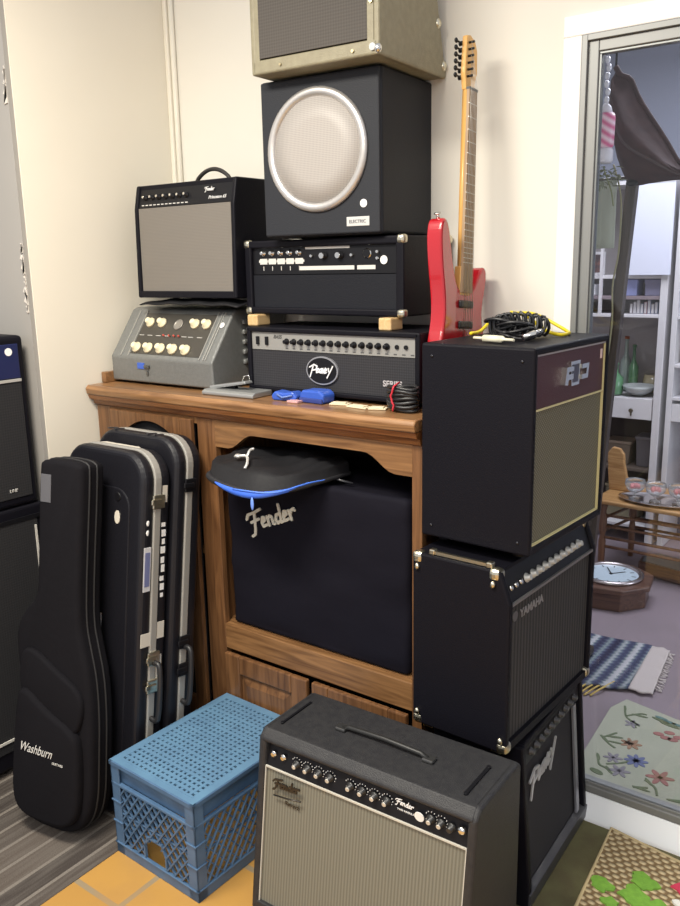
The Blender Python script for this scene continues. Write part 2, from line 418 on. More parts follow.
mb.build('shelf', OAKH, cab)
mb = MB()
mb.prism([(-.23, CT - .032), (-.235, CT - .012), (-.226, CT), (.231, CT), (.231, CT - .032)], CX0 - ox + .001, CX1 - ox, 'x', .004, 2)
mb.build('countertop', OAKT, cab)
mb = MB()
mb.prism([(-.228, CT - .032), (-.222, CT - .046), (-.208, CT - .05), (-.203, CT - .066), (-.196, CT - .07), (-.17, CT - .07), (-.17, CT - .032)], CX0 - ox + .004, CX1 - ox, 'x')
mb.build('crown_moulding', wood('oak_dark_moulding', (.12, .04, .012), (.27, .11, .035), 'X'), cab)
mb = MB().box(*L(CX0 + .001, CX0 + .023, 1.765, YW - .002, CT, CT + .036), .003)
mb.box(*L(CX0 + .024, CX1, YW - .018, YW - .002, CT, CT + .03))
mb.build('back_rail', OAKH, cab)
mb = MB()
for x0, x1 in ((CX0 + .005, CX0 + .075), (-1.83, -1.755), (CX1 - .030, CX1)): mb.box(*L(x0, x1, CF, CF + .022, 0, CT - .07), .002)
mb.build('stile', OAKV, cab)
mb = MB()
# scalloped valance over the open bay
def valance(x0, x1, ztop, zend, rise):
    n = 40; pts = [(x0 - ox, ztop), (x0 - ox, zend)]
    for i in range(n + 1):
        t = i / n; x = x0 + (x1 - x0) * t - ox
        e = min(t, 1 - t) * (x1 - x0)
        if e < .05: z = zend
        elif e < .15: z = zend + rise * (.5 - .5 * math.cos((e - .05) / .10 * math.pi))
        else: z = zend + rise
        pts.append((x, z))
    pts += [(x1 - ox, ztop)]
    return pts
mb.prism(valance(-1.756, CX1 - .029, CT - .07, 1.088, .048), CF - oy, CF - oy + .02, 'y')
mb.build('valance', OAKH, cab)
mb = MB().box(*L(-1.756, CX1 - .029, CF, CF + .022, .435, .518), .003)
mb.box(*L(CX0 + .075, -1.83, CF, CF + .022, CT - .09, CT - .07), .002)
mb.box(*L(CX0 + .075, -1.83, CF, CF + .022, .0, .07), .002).box(*L(-1.756, CX1 - .029, CF, CF + .022, .0, .07), .002)
mb.build('rail', OAKH, cab)
# plinth in shadow
def raised_door(x0, x1, z0, z1, name='door'):
    m1 = MB(); y0, y1 = CF - .018, CF - .001
    m1.box(*L(x0, x0 + .06, y0, y1, z0, z1), .004).box(*L(x1 - .06, x1, y0, y1, z0, z1), .004)
    m1.box(*L(x0 + .06, x1 - .06, y0, y1, z1 - .06, z1), .004).box(*L(x0 + .06, x1 - .06, y0, y1, z0, z0 + .06), .004)
    d = m1.build(name, OAKV, cab)
    m2 = MB(); a, b2, c, e = x0 + .06 - ox, x1 - .06 - ox, z0 + .06, z1 - .06
    yb, yf = y1 - oy - .004, y0 - oy + .002; w = .03
    v = [(a, yb, c), (b2, yb, c), (b2, yb, e), (a, yb, e), (a + w, yf, c + w), (b2 - w, yf, c + w), (b2 - w, yf, e - w), (a + w, yf, e - w)]
    m2._add(v, [(0, 1, 5, 4), (1, 2, 6, 5), (2, 3, 7, 6), (3, 0, 4, 7), (4, 5, 6, 7)])
    m2.build('door_panel', OAKV, d)
raised_door(-1.748, -1.418, .08, .428); raised_door(-1.40, -1.075, .08, .428)
# left tall door with arched opening
d = MB(); y0, y1 = CF - .018, CF - .001; x0, x1, z0, z1 = -2.225, -1.84, .16, 1.165
d.box(*L(x0, x0 + .05, y0, y1, z0, z1), .003).box(*L(x1 - .05, x1, y0, y1, z0, z1), .003).box(*L(x0 + .05, x1 - .05, y0, y1, z0, z0 + .07), .003)
pts = [(x0 + .05 - ox, z1), (x0 + .05 - ox, 1.06)]
for i in range(25):
    t = i / 24; pts.append((x0 + .05 + (x1 - x0 - .1) * t - ox, 1.06 + .082 * math.sin(math.pi * t) ** .6))
pts.append((x1 - .05 - ox, z1)); d.prism(pts, y0 - oy, y1 - oy, 'y', 0)
dd = d.build('arched_door', OAKV, cab)
MB().box(*L(-2.20, -1.85, CF + .003, CF + .012, .20, 1.15)).build('door_shade_panel', SOFTBLACK, dd)  # added black panel standing in for the shade inside the arched opening

# ------------------------------------------------------------------ generic amp details
def corner_set(x0, x1, y0, y1, z0, z1, r=.026, top=True, bot=True, front=True):
    mb = MB()
    t = .0035
    for x, sx in ((x0, 1), (x1, -1)):
        for z, sz in ((z0, 1), (z1, -1)):
            if (sz == 1 and not bot) or (sz == -1 and not top): continue
            for y, sy in ((y0, 1), (y1, -1)):
                if y == y1 and front == 'only': continue
                bx = sorted((x - sx * t, x + sx * r)); by = sorted((y - sy * t, y + sy * r)); bz = sorted((z - sz * t, z + sz * r))
                mb.box(bx[0], bx[1], by[0], by[1], bz[0], bz[1], .009, 3)
    return mb
def knob(mb, c, r=.009, h=.014, d=(0, -1, 0)):
    mb.lathe([(r * 1.25, 0), (r * 1.2, h * .22), (r * .85, h * .3), (r * .75, h * .95), (r * .6, h)], c, d, 14)
def shell(w, dpt, h, t=.018, recess=.02, bev=.008, prof=None):
    """cabinet box with a recessed front: ring in front + solid behind"""
    mb = MB()
    mb.box(-w / 2, w / 2, recess, dpt, 0, h, bev, 3)
    return mb

# =================== FRONT: twin style combo
TH = R(1.4)
fx, fy = -1.290, 1.372
fw_, fd, fh = .598, .230, .490
cth, sth = math.cos(TH), math.sin(TH)
fen = thing('guitar_amplifier', (fx + fw_ / 2 * cth, fy + fw_ / 2 * sth, 0), 'large black combo amplifier with silver striped grille and knob row, nearest the camera', 'amplifier', TH, 'black guitar amplifiers')
rake = .062
w2 = fw_ / 2
prof = [(-rake, .012), (-.002, fh - .02), (.018, fh), (fd - .012, fh), (fd, fh - .012), (fd, .012)]
mb = MB()   # side cheeks, top, bottom, back
mb.prism(prof, -w2, -w2 + .022, 'x', .008, 3); mb.prism(prof, w2 - .022, w2, 'x', .008, 3)
mb.prism([(-.004, fh - .024), (-.002, fh - .018), (.016, fh), (fd - .012, fh), (fd, fh - .014), (fd, fh - .03), (0, fh - .03)], -w2 + .01, w2 - .01, 'x', .005, 2)
mb.prism([(-rake, .012), (-rake + .004, .04), (fd, .04), (fd, .012)], -w2 + .01, w2 - .01, 'x', .003, 2)
mb.box(-w2 + .01, w2 - .01, fd - .012, fd - .002, .03, fh - .02)
body = mb.build('cabinet_body', TOLEXF, fen)
# raked front frame helper
def ry(z, off=0.): return -rake * (fh - .02 - z) / (fh - .032) - .002 + off
FG = stripes('silver_striped_grille', (.135, .128, .098), (.20, .192, .152), 118, 0, rough=.75, bumps=.35)
mb = MB(); zt = fh - .093; zb = .04
v = [(-w2 + .02, ry(zb, .012), zb), (w2 - .02, ry(zb, .012), zb), (w2 - .02, ry(zt, .012), zt), (-w2 + .02, ry(zt, .012), zt)]
vb = [(x, y + .02, z) for x, y, z in v]
mb._add(v + vb, [(0, 1, 2, 3), (7, 6, 5, 4), (0, 4, 5, 1), (1, 5, 6, 2), (2, 6, 7, 3), (3, 7, 4, 0)])
gr = mb.build('grille', FG, fen)
mb = MB()
for x in (-w2 + .0215, w2 - .0215): mb.bar((x, ry(zb, .008), zb), (x, ry(zt, .008), zt), .004, .004)
mb.bar((-w2 + .02, ry(zt, .008), zt), (w2 - .02, ry(zt, .008), zt), .004, .004)
mb.build('grille_piping', mat('silver_piping', (.55, .53, .47), .4), fen)
z0, z1 = fh - .090, fh - .026
mb = MB()
v = [(-w2 + .022, ry(z0, .010), z0), (w2 - .022, ry(z0, .010), z0), (w2 - .022, ry(z1, .022), z1), (-w2 + .022, ry(z1, .022), z1)]
vb = [(x, y + .03, z) for x, y, z in v]
mb._add(v + vb, [(0, 1, 2, 3), (7, 6, 5, 4), (0, 4, 5, 1), (1, 5, 6, 2), (2, 6, 7, 3), (3, 7, 4, 0)])
cp = mb.build('control_panel', BLACK, fen)
zk = (z0 + z1) / 2; yk = ry(zk, .014)
kd = Vector((0, -1, -.1)).normalized()
def fpx(f): return -w2 + .022 + f * (fw_ - .044)
for f in (.035, .09):
    q = MB(); q.lathe([(.0085, 0), (.0085, .004), (.0055, .004), (.0055, .008)], (fpx(f), yk, zk), kd, 12); q.build('input_jack', CHROME, cp)
KN = []
for f in (.165, .225, .285, .345, .45, .51, .57, .63, .835, .880):
    q = MB(); knob(q, (fpx(f), yk, zk - .004), .0085, .015, kd)
    k = q.build('knob', mat('black_skirt_knob', (.03, .03, .03), .3), cp)
    q = MB(); q.lathe([(.0058, .0145), (.005, .0165)], (fpx(f), yk, zk - .004), kd, 12); q.build('knob_cap', mat('pale_knob_cap', (.62, .60, .55), .3, .3), k)
    q = MB()
    for a in range(11):
        t = R(-60 + a * 30); x = fpx(f) + .0145 * math.sin(t); z = zk - .002 + .0145 * math.cos(t)
        if z < z1 - .003 and z > z0 + .003: q.box(x - .0008, x + .0008, yk - .0012, yk + .001, z - .0008, z + .0008)
    q.build('knob_scale', LETTERW, cp)
q = MB(); knob(q, (fpx(.925), yk, zk - .004), .0085, .015, kd); q.build('knob', MATS['black_skirt_knob'], cp)
q = MB(); q.lathe([(.0105, 0), (.0105, .004), (.008, .009), (.003, .011)], (fpx(.972), yk, zk), kd, 14); q.build('jewel_light', CHROME, cp)
q = MB(); q.lathe([(.012, 0), (.012, .002)], (fpx(.785), yk - .004, zk - .008), kd, 20); q.build('price_sticker', WHITE, cp)
q = MB(); q.strokes(FENDER, .0125, .0018, .002, (fpx(.672), yk - .003, zk + .002), .1); q.build('panel_logo', LETTERW, cp)
text('TWIN REVERB-AMP', .006, LETTERW, cp, (fpx(.68), yk - .002, zk - .014))
q = MB(); q.strokes(FENDER, .022, .0045, .004, (-w2 + .050, ry(fh - .128, .003), fh - .135), .25, 6)
q.tube([(-w2 + .055, ry(.33, .003), fh - .155), (-w2 + .10, ry(.33, .003), fh - .150), (-w2 + .14, ry(.33, .003), fh - .142)], .002, 6)
q.build('logo', mat('dark_logo_metal', (.05, .045, .04), .3, .6), fen)
text('Reverb', .016, MATS['dark_logo_metal'], fen, (-w2 + .085, ry(fh - .17, .008), fh - .172), shear=.3, name='script_lettering')
# handle and end straps
q = MB(); q.tube([(-.12, .11, fh + .004), (-.10, .11, fh + .012), (0, .112, fh + .014), (.10, .11, fh + .012), (.12, .11, fh + .004)], .006, 8)
h = q.build('handle', mat('black_rubber', (.02, .02, .02), .45), fen)
q = MB().box(-.137, -.108, .097, .123, fh, fh + .009, .003).box(.108, .137, .097, .123, fh, fh + .009, .003); q.build('handle_clamp', mat('dark_nickel', (.12, .12, .12), .35, .8), h)
q = MB().bar((w2 - .05, .045, fh + .002), (w2 - .05, .16, fh + .002), .004, .008); q.cyl((w2 - .05, .045, fh), (0, 0, 1), .005, .005, 8).cyl((w2 - .05, .16, fh), (0, 0, 1), .005, .005, 8); q.build('top_strap', BLACK, fen)
q = MB().bar((-w2 + .035, .05, fh + .002), (-w2 + .035, .17, fh + .002), .003, .006).cyl((-w2 + .035, .05, fh), (0, 0, 1), .004, .006, 8); q.build('top_strap', BLACK, fen)
q = MB()
for x in (-w2 + .05, w2 - .05):
    for y in (-.03, fd - .04): q.cyl((x, y, 0), (0, 0, 1), .014, .014, 12)
q.build('foot', BLACK, fen)

# =================== RIGHT STACK (fronts face +X)
def side_thing(name, x, y, z, wx, dy, yaw, label, cat='amplifier', group=None):
    c, s = math.cos(yaw), math.sin(yaw)
    px = x + wx * c - dy / 2 * s; py = y + wx * s + dy / 2 * c
    return thing(name, (px, py, z), label, cat, yaw + math.pi / 2, group)
# bottom: wedge monitor style cab with angled silver bars
bw, bd, bh = .44, .275, .446     # width (along Y), depth (along X), height
pv = side_thing('guitar_amplifier', -.984, 1.706, .0055, bd, bw, R(2.0), 'black amplifier with silver edge bars, on the floor under the right stack', group='black guitar amplifiers')
mb = MB(); pr = [(0, .0), (0, .05), (.03, bh), (bd, bh), (bd, 0)]
mb.prism(pr, -bw / 2, -bw / 2 + .02, 'x', .004, 2); mb.prism(pr, bw / 2 - .02, bw / 2, 'x', .004, 2)
mb.box(-bw / 2 + .01, bw / 2 - .01, .034, bd - .004, bh - .02, bh - .001, .003).box(-bw / 2 + .01, bw / 2 - .01, .03, bd - .003, .001, .03).box(-bw / 2 + .01, bw / 2 - .01, bd - .014, bd - .004, .02, bh - .02)
mb.build('cabinet_body', TOLEX, pv)
def py_(z): return .03 * (z - .05) / (bh - .05)
mb = MB()
v = [(-bw / 2 + .02, py_(.05) + .016, .05), (bw / 2 - .02, py_(.05) + .016, .05), (bw / 2 - .02, py_(bh - .065) + .016, bh - .065), (-bw / 2 + .02, py_(bh - .065) + .016, bh - .065)]
vb = [(x, y + .012, z) for x, y, z in v]
mb._add(v + vb, [(0, 1, 2, 3), (7, 6, 5, 4), (0, 4, 5, 1), (1, 5, 6, 2), (2, 6, 7, 3), (3, 7, 4, 0)])
mb.build('grille', stripes('black_grille_cloth', (.010, .010, .014), (.022, .021, .028), 160, 160, rough=.85), pv)
STR = mat('grey_metal_strip', (.30, .30, .34), .35, .6)
for x in (-bw / 2 + .013, bw / 2 - .058):
    q = MB().bar((x, py_(.05) + .008, .05), (x, py_(bh - .065) + .008, bh - .065), .006, .021, up=(0, 1, 0)); q.build('edge_strip', STR, pv)
q = MB().prism([(-.003, .004), (-.004, .042), (.016, .05), (.02, .004)], -bw / 2 + .001, bw / 2 - .001, 'x', .002); q.build('bottom_trim', mat('dark_metal_trim', (.08, .08, .09), .4, .5), pv)
q = MB().prism([(py_(bh - .06) + .006, bh - .062), (py_(bh) + .006, bh - .015), (.06, bh - .015), (.06, bh - .062)], -bw / 2 + .021, bw / 2 - .021, 'x'); cpp = q.build('control_panel', BLACK, pv)
for i in range(10):
    x = -bw / 2 + .06 + i * .035
    q = MB(); knob(q, (x, py_(bh - .04) + .007, bh - .038), .008, .013); q.build('knob', mat('dark_knob', (.05, .05, .055), .3), cpp)
q = MB(); q.strokes(PEAVEY, .050, .009, .004, (-bw / 2 + .062, py_(.32) + .008, bh - .155), .10, 8); q.build('logo', mat('silver_logo', (.50, .50, .52), .3, .5), pv)

# middle: slant-panel amp with metal corners
yw, yd, yh = .503, .265, .458
ym = side_thing('guitar_amplifier', -1.016, 1.655, .466, yd, yw, R(-2.2), 'black amplifier with metal corners and pale knob row, middle of the right stack', group='black guitar amplifiers')
pr = [(0, 0), (0, yh - .075), (.028, yh), (yd, yh), (yd, 0)]
mb = MB(); mb.prism(pr, -yw / 2, -yw / 2 + .018, 'x', .005, 2); mb.prism(pr, yw / 2 - .018, yw / 2, 'x', .005, 2)
mb.box(-yw / 2 + .01, yw / 2 - .01, .031, yd - .002, yh - .02, yh - .0005, .002).box(-yw / 2 + .01, yw / 2 - .01, .002, yd - .003, .0005, .022).box(-yw / 2 + .01, yw / 2 - .01, yd - .014, yd - .002, .02, yh - .02)
mb.build('cabinet_body', TOLEX, ym)
q = MB().box(-yw / 2 + .018, yw / 2 - .018, .012, .024, .022, yh - .082); q.build('grille', stripes('black_ribbed_grille', (.012, .012, .014), (.050, .048, .050), 62, 0, rough=.8, bumps=.5), ym)
q = MB().prism([(.006, yh - .08), (.031, yh - .01), (.07, yh - .01), (.07, yh - .08)], -yw / 2 + .018, yw / 2 - .018, 'x'); cpy = q.build('control_panel', BLACK, ym)
kdn = Vector((0, -.94, .34)).normalized()
for i in range(10):
    x = -yw / 2 + .115 + i * .0335
    q = MB(); knob(q, (x, .017, yh - .048), .0095, .014, kdn); q.build('knob', mat('pale_grey_knob', (.50, .50, .48), .3, .3), cpy)
for i in range(3):
    q = MB().lathe([(.007, 0), (.007, .004), (.004, .004), (.004, .006)], (-yw / 2 + .035 + i * .025, .017, yh - .048), kdn, 10); q.build('input_jack', CHROME, cpy)
q = MB().box(-yw / 2 + .018, yw / 2 - .018, .001, .008, yh - .086, yh - .079); q.build('panel_trim', mat('grey_panel_trim', (.22, .22, .22), .35, .6), ym)
text('YAMAHA', .030, mat('grey_lettering', (.30, .30, .30), .35, .4), ym, (-yw / 2 + .075, .010, yh - .135), bold=.0008)
q = MB(); q.lathe([(.013, 0), (.013, .002)], (-yw / 2 + .05, .012, yh - .122), (0, -1, 0), 20)
q.build('emblem', mat('grey_emblem', (.14, .14, .14), .35, .5), ym)
q = MB()
for x, sx in ((-yw / 2, 1), (yw / 2, -1)):
    for y, sy, z, sz in ((0, 1, 0, 1), (yd, -1, 0, 1), (.028, 1, yh, -1), (yd, -1, yh, -1)):
        bx = sorted((x - sx * .003, x + sx * .03)); by = sorted((y - sy * .003, y + sy * .03)); bz = sorted((z - sz * .003, z + sz * .028))
        q.box(*bx, *by, *bz, .012, 3)
        q.ball((x - sx * .003, y + sy * .015, z + sz * .034), .006, .007, .009, 8, 6)
q.build('metal_corner', NICKEL, ym)
q = MB().bar((-yw / 2 + .012, .062, yh + .006), (-yw / 2 + .012, yd - .055, yh + .006), .008, .009).box(-yw / 2 + .004, -yw / 2 + .022, .05, .066, yh, yh + .014, .003).box(-yw / 2 + .004, -yw / 2 + .022, yd - .06, yd - .044, yh, yh + .014, .003)
q.build('side_handle', NICKEL, ym)
q = MB()
for x in (-yw / 2 + .03, yw / 2 - .03):
    for y in (.035, yd - .035): q.box(x - .014, x + .014, y - .014, y + .014, -.0142, 0, .003)
q.build('foot', NICKEL, ym)

# top: boutique combo, oxblood upper panel
cw, cd, ch = .411, .295, .476
cz = .953
cm = side_thing('guitar_amplifier', -1.024, 1.708, cz, cd, cw, R(-3.1), 'black amplifier with maroon upper panel above olive grille, top of the right stack', group='black guitar amplifiers')
mb = MB()
a, b2 = -cw / 2, cw / 2
mb.box(a, a + .017, 0, cd, 0, ch, .006, 3).box(b2 - .017, b2, 0, cd, 0, ch, .006, 3)
mb.box(a + .004, b2 - .004, .0, cd, ch - .017, ch, .006, 3).box(a + .004, b2 - .004, .0, cd, 0, .02, .006, 3)
mb.box(a + .01, b2 - .01, cd - .014, cd - .003, .01, ch - .01)
mb.build('cabinet_body', TOLEX, cm)
q = MB().box(a + .017, b2 - .017, .008, .024, ch - .14, ch - .017); q.build('upper_panel', mat('maroon_vinyl', (.060, .020, .028), .5, bump=(400, .4)), cm)
q = MB().box(a + .017, b2 - .017, .010, .024, .02, ch - .142); q.build('grille', stripes('green_gold_grille', (.085, .080, .055), (.25, .24, .175), 110, 110, rough=.7, bumps=.4, diag=True), cm)
q = MB()
for z in (ch - .141, .0215): q.box(a + .017, b2 - .017, .004, .011, z - .0018, z + .0018)
for x in (a + .0185, b2 - .0185): q.box(x - .0014, x + .0014, .004, .011, .02, ch - .018)
q.build('grille_piping', mat('gold_piping', (.62, .56, .30), .35), cm)
q = MB().box(a + .017, b2 - .017, .004, .010, ch - .0205, ch - .0165); q.build('panel_piping', mat('grey_piping', (.3, .28, .3), .4), cm)
# chrome emblem: linked angular V and bars
q = MB()
ex, ez = .01, ch - .076
q.prism([(ex - .068, ez - .022), (ex - .060, ez + .018), (ex - .022, ez + .018), (ex - .022, ez + .007), (ex - .048, ez + .007), (ex - .050, ez + .001), (ex - .024, ez + .001), (ex - .024, ez - .012), (ex - .050, ez - .012), (ex - .052, ez - .024)], -.004, .008, 'y')
q.prism([(ex - .026, ez + .028), (ex + .026, ez + .028), (ex + .022, ez - .030), (ex - .020, ez - .030)], 0.002, .008, 'y')
q.prism([(ex + .026, ez + .018), (ex + .066, ez + .018), (ex + .060, ez - .018), (ex + .026, ez - .018), (ex + .026, ez - .007), (ex + .050, ez - .007), (ex + .053, ez + .007), (ex + .026, ez + .007)], -.003, .008, 'y')
q.build('emblem', CHROME, cm)
q = MB().prism([(ex - .018, ez + .020), (ex + .018, ez + .020), (ex + .014, ez - .022), (ex - .013, ez - .022)], 0.0005, .002, 'y'); q.build('emblem_inlay', mat('dark_inlay', (.05, .05, .08), .3), cm)
q = MB().box(b2 - .040, b2 - .030, .006, .009, ch - .058, ch - .034, .001); q.build('price_sticker', mat('pale_pink_sticker', (.65, .5, .5), .5), cm)
q = MB()
for y, z in ((.03, ch - .03), (cd - .03, ch - .03), (.03, .03), (cd - .03, .03)): q.ball((a - .0005, y, z), .003, .004, .004, 8, 6)
q.build('corner_screw', mat('black_screw', (.06, .06, .07), .25, .8), cm)
q = MB()
for x in (a + .04, b2 - .04):
    for y in (.045, cd - .045): q.cyl((x, y, -.0135), (0, 0, 1), .016, .0145, 12)
q.build('foot', BLACK, cm)
q = MB()   # end of a strap handle hanging beside the lower corner
q.tube([(b2 + .003, .03, .03), (b2 + .014, .03, .0), (b2 + .012, .03, -.05), (b2 + .001, .03, -.075)], .004, 6)

# =================== TOWER ON THE CABINET
# peavey head
hw, hd, hh = .600, .25, .198
hx = -1.4085
ph = thing('guitar_amplifier', (hx, 1.84, CT + .0008), 'long black amplifier head with silver knob panel and oval logo, lying on the oak cabinet', 'amplifier', 0, 'amplifier heads on the cabinet')
mb = MB()
mb.box(-hw / 2, -hw / 2 + .016, 0, hd, .01, hh, .005, 2).box(hw / 2 - .016, hw / 2, 0, hd, .01, hh, .005, 2)
mb.box(-hw / 2 + .004, hw / 2 - .004, 0, hd, hh - .015, hh, .004, 2).box(-hw / 2 + .004, hw / 2 - .004, 0, hd, .01, .024, .004, 2).box(-hw / 2 + .01, hw / 2 - .01, hd - .02, hd - .005, .02, hh - .01)
mb.build('cabinet_body', TOLEX, ph)
q = MB().box(-hw / 2 + .016, hw / 2 - .016, .008, .05, hh - .066, hh - .014); pp = q.build('control_panel', SILVERP, ph)
for i in range(14):
    x = -hw / 2 + .15 + i * .0265
    q = MB(); knob(q, (x, .008, hh - .040), .0075, .014); q.build('knob', BLACK, pp)
for i in range(2):
    q = MB().box(-hw / 2 + .035 + i * .035, -hw / 2 + .045 + i * .035, .002, .009, hh - .052, hh - .028, .001); q.build('rocker_switch', BLACK, pp)
for i in range(3):
    q = MB().lathe([(.006, 0), (.006, .004)], (hw / 2 - .045 - i * .028 + .0, .008, hh - .040), (0, -1, 0), 10); q.build('input_jack', BLACK, pp)
q = MB()
for i in range(17): q.box(-hw / 2 + .145 + i * .0265, -hw / 2 + .155 + i * .0265, .0072, .0085, hh - .061, hh - .058)
q.build('panel_marking', mat('dark_marking', (.08, .08, .08), .5), pp)
text('BASS', .014, MATS['dark_marking'], pp, (-hw / 2 + .10, .0075, hh - .032), shear=.3, bold=.0004)
q = MB().box(-hw / 2 + .016, hw / 2 - .016, .008, .02, .024, hh - .068); q.build('grille', stripes('dark_head_grille', (.012, .012, .016), (.03, .03, .036), 140, 140, rough=.8), ph)
q = MB(); n = 40
ov = lambda s_: [(-.02 + .056 * s_ * math.cos(2 * math.pi * k / n), .082 + .040 * (s_ if s_ > .99 else s_ * .98) * math.sin(2 * math.pi * k / n)) for k in range(n)]
lg = MB(); lg.prism(ov(1.0), .002, .008, 'y'); oval = lg.build('oval_badge', mat('badge_silver', (.42, .42, .45), .3, .6), ph)
lg = MB(); lg.prism(ov(.92), .0008, .006, 'y'); lg.build('badge_field', BLACK, oval)
lg = MB(); lg.strokes(PEAVEY, .0235, .0036, .002, (-.060, -.0005, .074), .12); lg.build('logo', LETTERW, oval)
text('SERIES', .022, mat('dim_lettering', (.42, .40, .42), .4), ph, (hw / 2 - .118, .007, .052), bold=.0006)
q = MB()
for x in (-hw / 2 + .05, hw / 2 - .05):
    for y in (.03, hd - .03): q.cyl((x, y, 0), (0, 0, 1), .012, .011, 10)
q.build('foot', BLACK, ph)
# wood runners
zr = CT + hh
for i, x in enumerate((-1.712, -1.240)):
    q = MB().box(-.02, .02, 0, .06, 0, .033, .004)
    o = q.build('wood_block', BLOCKW); o.location = (x + .01, 1.862, zr + .0012)
    tag(o, ('small pale wooden block under the left end of the middle amplifier head', 'small pale wooden block under the right end of the middle amplifier head')[i], 'wood block', 'wooden blocks under the head')
# middle head
ew, ed, eh = .561, .26, .212
ez0 = zr + .035
eh_t = thing('guitar_amplifier', (-1.751 + ew / 2, 1.893, ez0), 'black amplifier head with chrome corners, directly under the speaker with round grille', 'amplifier', 0, 'amplifier heads on the cabinet')
mb = MB()
mb.box(-ew / 2, -ew / 2 + .025, 0, ed, 0, eh, .005, 2).box(ew / 2 - .025, ew / 2, 0, ed, 0, eh, .005, 2)
mb.box(-ew / 2 + .005, ew / 2 - .005, 0, ed, eh - .022, eh, .005, 2).box(-ew / 2 + .005, ew / 2 - .005, 0, ed, 0, .02, .005, 2).box(-ew / 2 + .01, ew / 2 - .01, ed - .02, ed - .004, .01, eh - .01)
mb.build('cabinet_body', TOLEX, eh_t)
q = MB().box(-ew / 2 + .025, ew / 2 - .025, .012, .05, .115, eh - .022); ep = q.build('control_panel', BLACK, eh_t)
q = MB().box(-ew / 2 + .025, ew / 2 - .025, .010, .024, .02, .113); q.build('lower_panel', TOLEXG, eh_t)
q = MB(); 
for i in range(5): 
    x = -ew / 2 + .066 + i * .034
    q = MB(); knob(q, (x, .012, .176), .0075, .012); q.build('knob', CHROME, ep)
q = MB()
for i in range(5):
    x = -ew / 2 + .066 + i * .034
    q.box(x - .014, x + .014, .0108, .013, .144, .160); q.box(x - .018, x + .018, .0112, .013, .149, .156)
    q.box(x - .001, x + .001, .0106, .013, .126, .138)
q.build('panel_marking', LETTER, ep)
for i, x in enumerate((.012, .068)):
    q = MB(); knob(q, (x, .012, .165), .0095, .014); k = q.build('knob', BLACK, ep)
    q = MB().lathe([(.0088, .012), (.008, .0165)], (x, .012, .165), (0, -1, 0), 12); q.build('knob_cap', CHROME, k)
q = MB().box(-.055, .10, .0106, .013, .184, .192).box(-.078, .115, .0106, .013, .126, .137).box(.125, .185, .0106, .013, .126, .137)
q.build('panel_line', LETTER, ep)
q = MB().lathe([(.014, 0), (.014, .001), (.011, .001), (.011, .0015)], (.158, .0115, .168), (0, -1, 0), 20); q.build('dial', CHROME, ep)
q = MB().lathe([(.011, 0), (.011, .0028)], (.158, .0105, .168), (0, -1, 0), 20); q.build('dial_face', BLACK, ep)
for x, z in ((.195, .172), (.195, .155), (-.03, .165), (.11, .165)):
    q = MB().cyl((x, .012, z), (0, -1, 0), .004, .010, 8); q.build('toggle_switch', CHROME, ep)
q = MB().cyl((.213, .0105, .150), (0, -1, 0), .0115, .0012, 20); q.build('price_sticker', WHITE, ep)
text('AMP 400', .012, LETTERW, ep, (.13, .0105, .19))
q = corner_set(-ew / 2, ew / 2, 0, ed, 0, eh, .022); q.build('metal_corner', NICKEL, eh_t)
# round grille cabinet
vw, vd, vh = .380, .298, .413
vz = ez0 + eh + .0045
a5 = R(4.2)
ev = thing('speaker_cabinet', (-1.622 + vw / 2 * math.cos(a5), 1.842 + vw / 2 * math.sin(a5), vz), 'dark speaker cabinet with round silver-ringed grille, standing on the amplifier head tower', 'speaker', a5)
mb = MB(); mb.box(-vw / 2, vw / 2, .006, vd, 0, vh, .008, 3); mb.build('cabinet_body', TOLEXG, ev)
q = MB().box(-vw / 2 + .004, vw / 2 - .004, 0, .012, .004, vh - .004, .004)
q.build('front_baffle', mat('charcoal_baffle', (.020, .022, .028), .6, bump=(300, .4), spec=.3), ev)
cx_, cz_ = -.006, .222; rad = .159
ring = MB().lathe([(rad, 0), (rad, .006), (rad - .007, .012), (rad - .020, .010), (rad - .024, .003), (rad - .024, 0)], (cx_, .0005, cz_), (0, -1, 0), 56)
ring.build('grille_ring', mat('ring_aluminium', (.60, .58, .56), .35, .7), ev)
gm, nt, b, tc, sp = base('perforated_silver_grille', .5)
sxx = math_node(nt, 'ABSOLUTE', math_node(nt, 'SINE', math_node(nt, 'MULTIPLY', sp.outputs['X'], 700)))
szz = math_node(nt, 'ABSOLUTE', math_node(nt, 'SINE', math_node(nt, 'MULTIPLY', sp.outputs['Z'], 700)))
hl = math_node(nt, 'MULTIPLY', sxx, szz)
nt.links.new(mixc(nt, hl, (.43, .40, .375), (.25, .235, .225)), b.inputs['Base Color'])
q = MB().lathe([(rad - .022, 0), (rad - .022, .0035), (rad * .5, .0055), (.001, .0065)], (cx_, .0005, cz_), (0, -1, 0), 56); q.build('grille', gm, ev)
q = MB().box(.085, .155, -.0015, .001, .022, .046, .001); bd_ = q.build('name_badge', mat('badge_grey', (.55, .55, .54), .4), ev)
text('ELECTRIC', .012, mat('badge_text', (.12, .12, .14), .5), bd_, (.093, -.002, .030))
q = MB().cyl((.138, .0, .079), (0, -1, 0), .0105, .0014, 20); q.build('price_sticker', WHITE, ev)
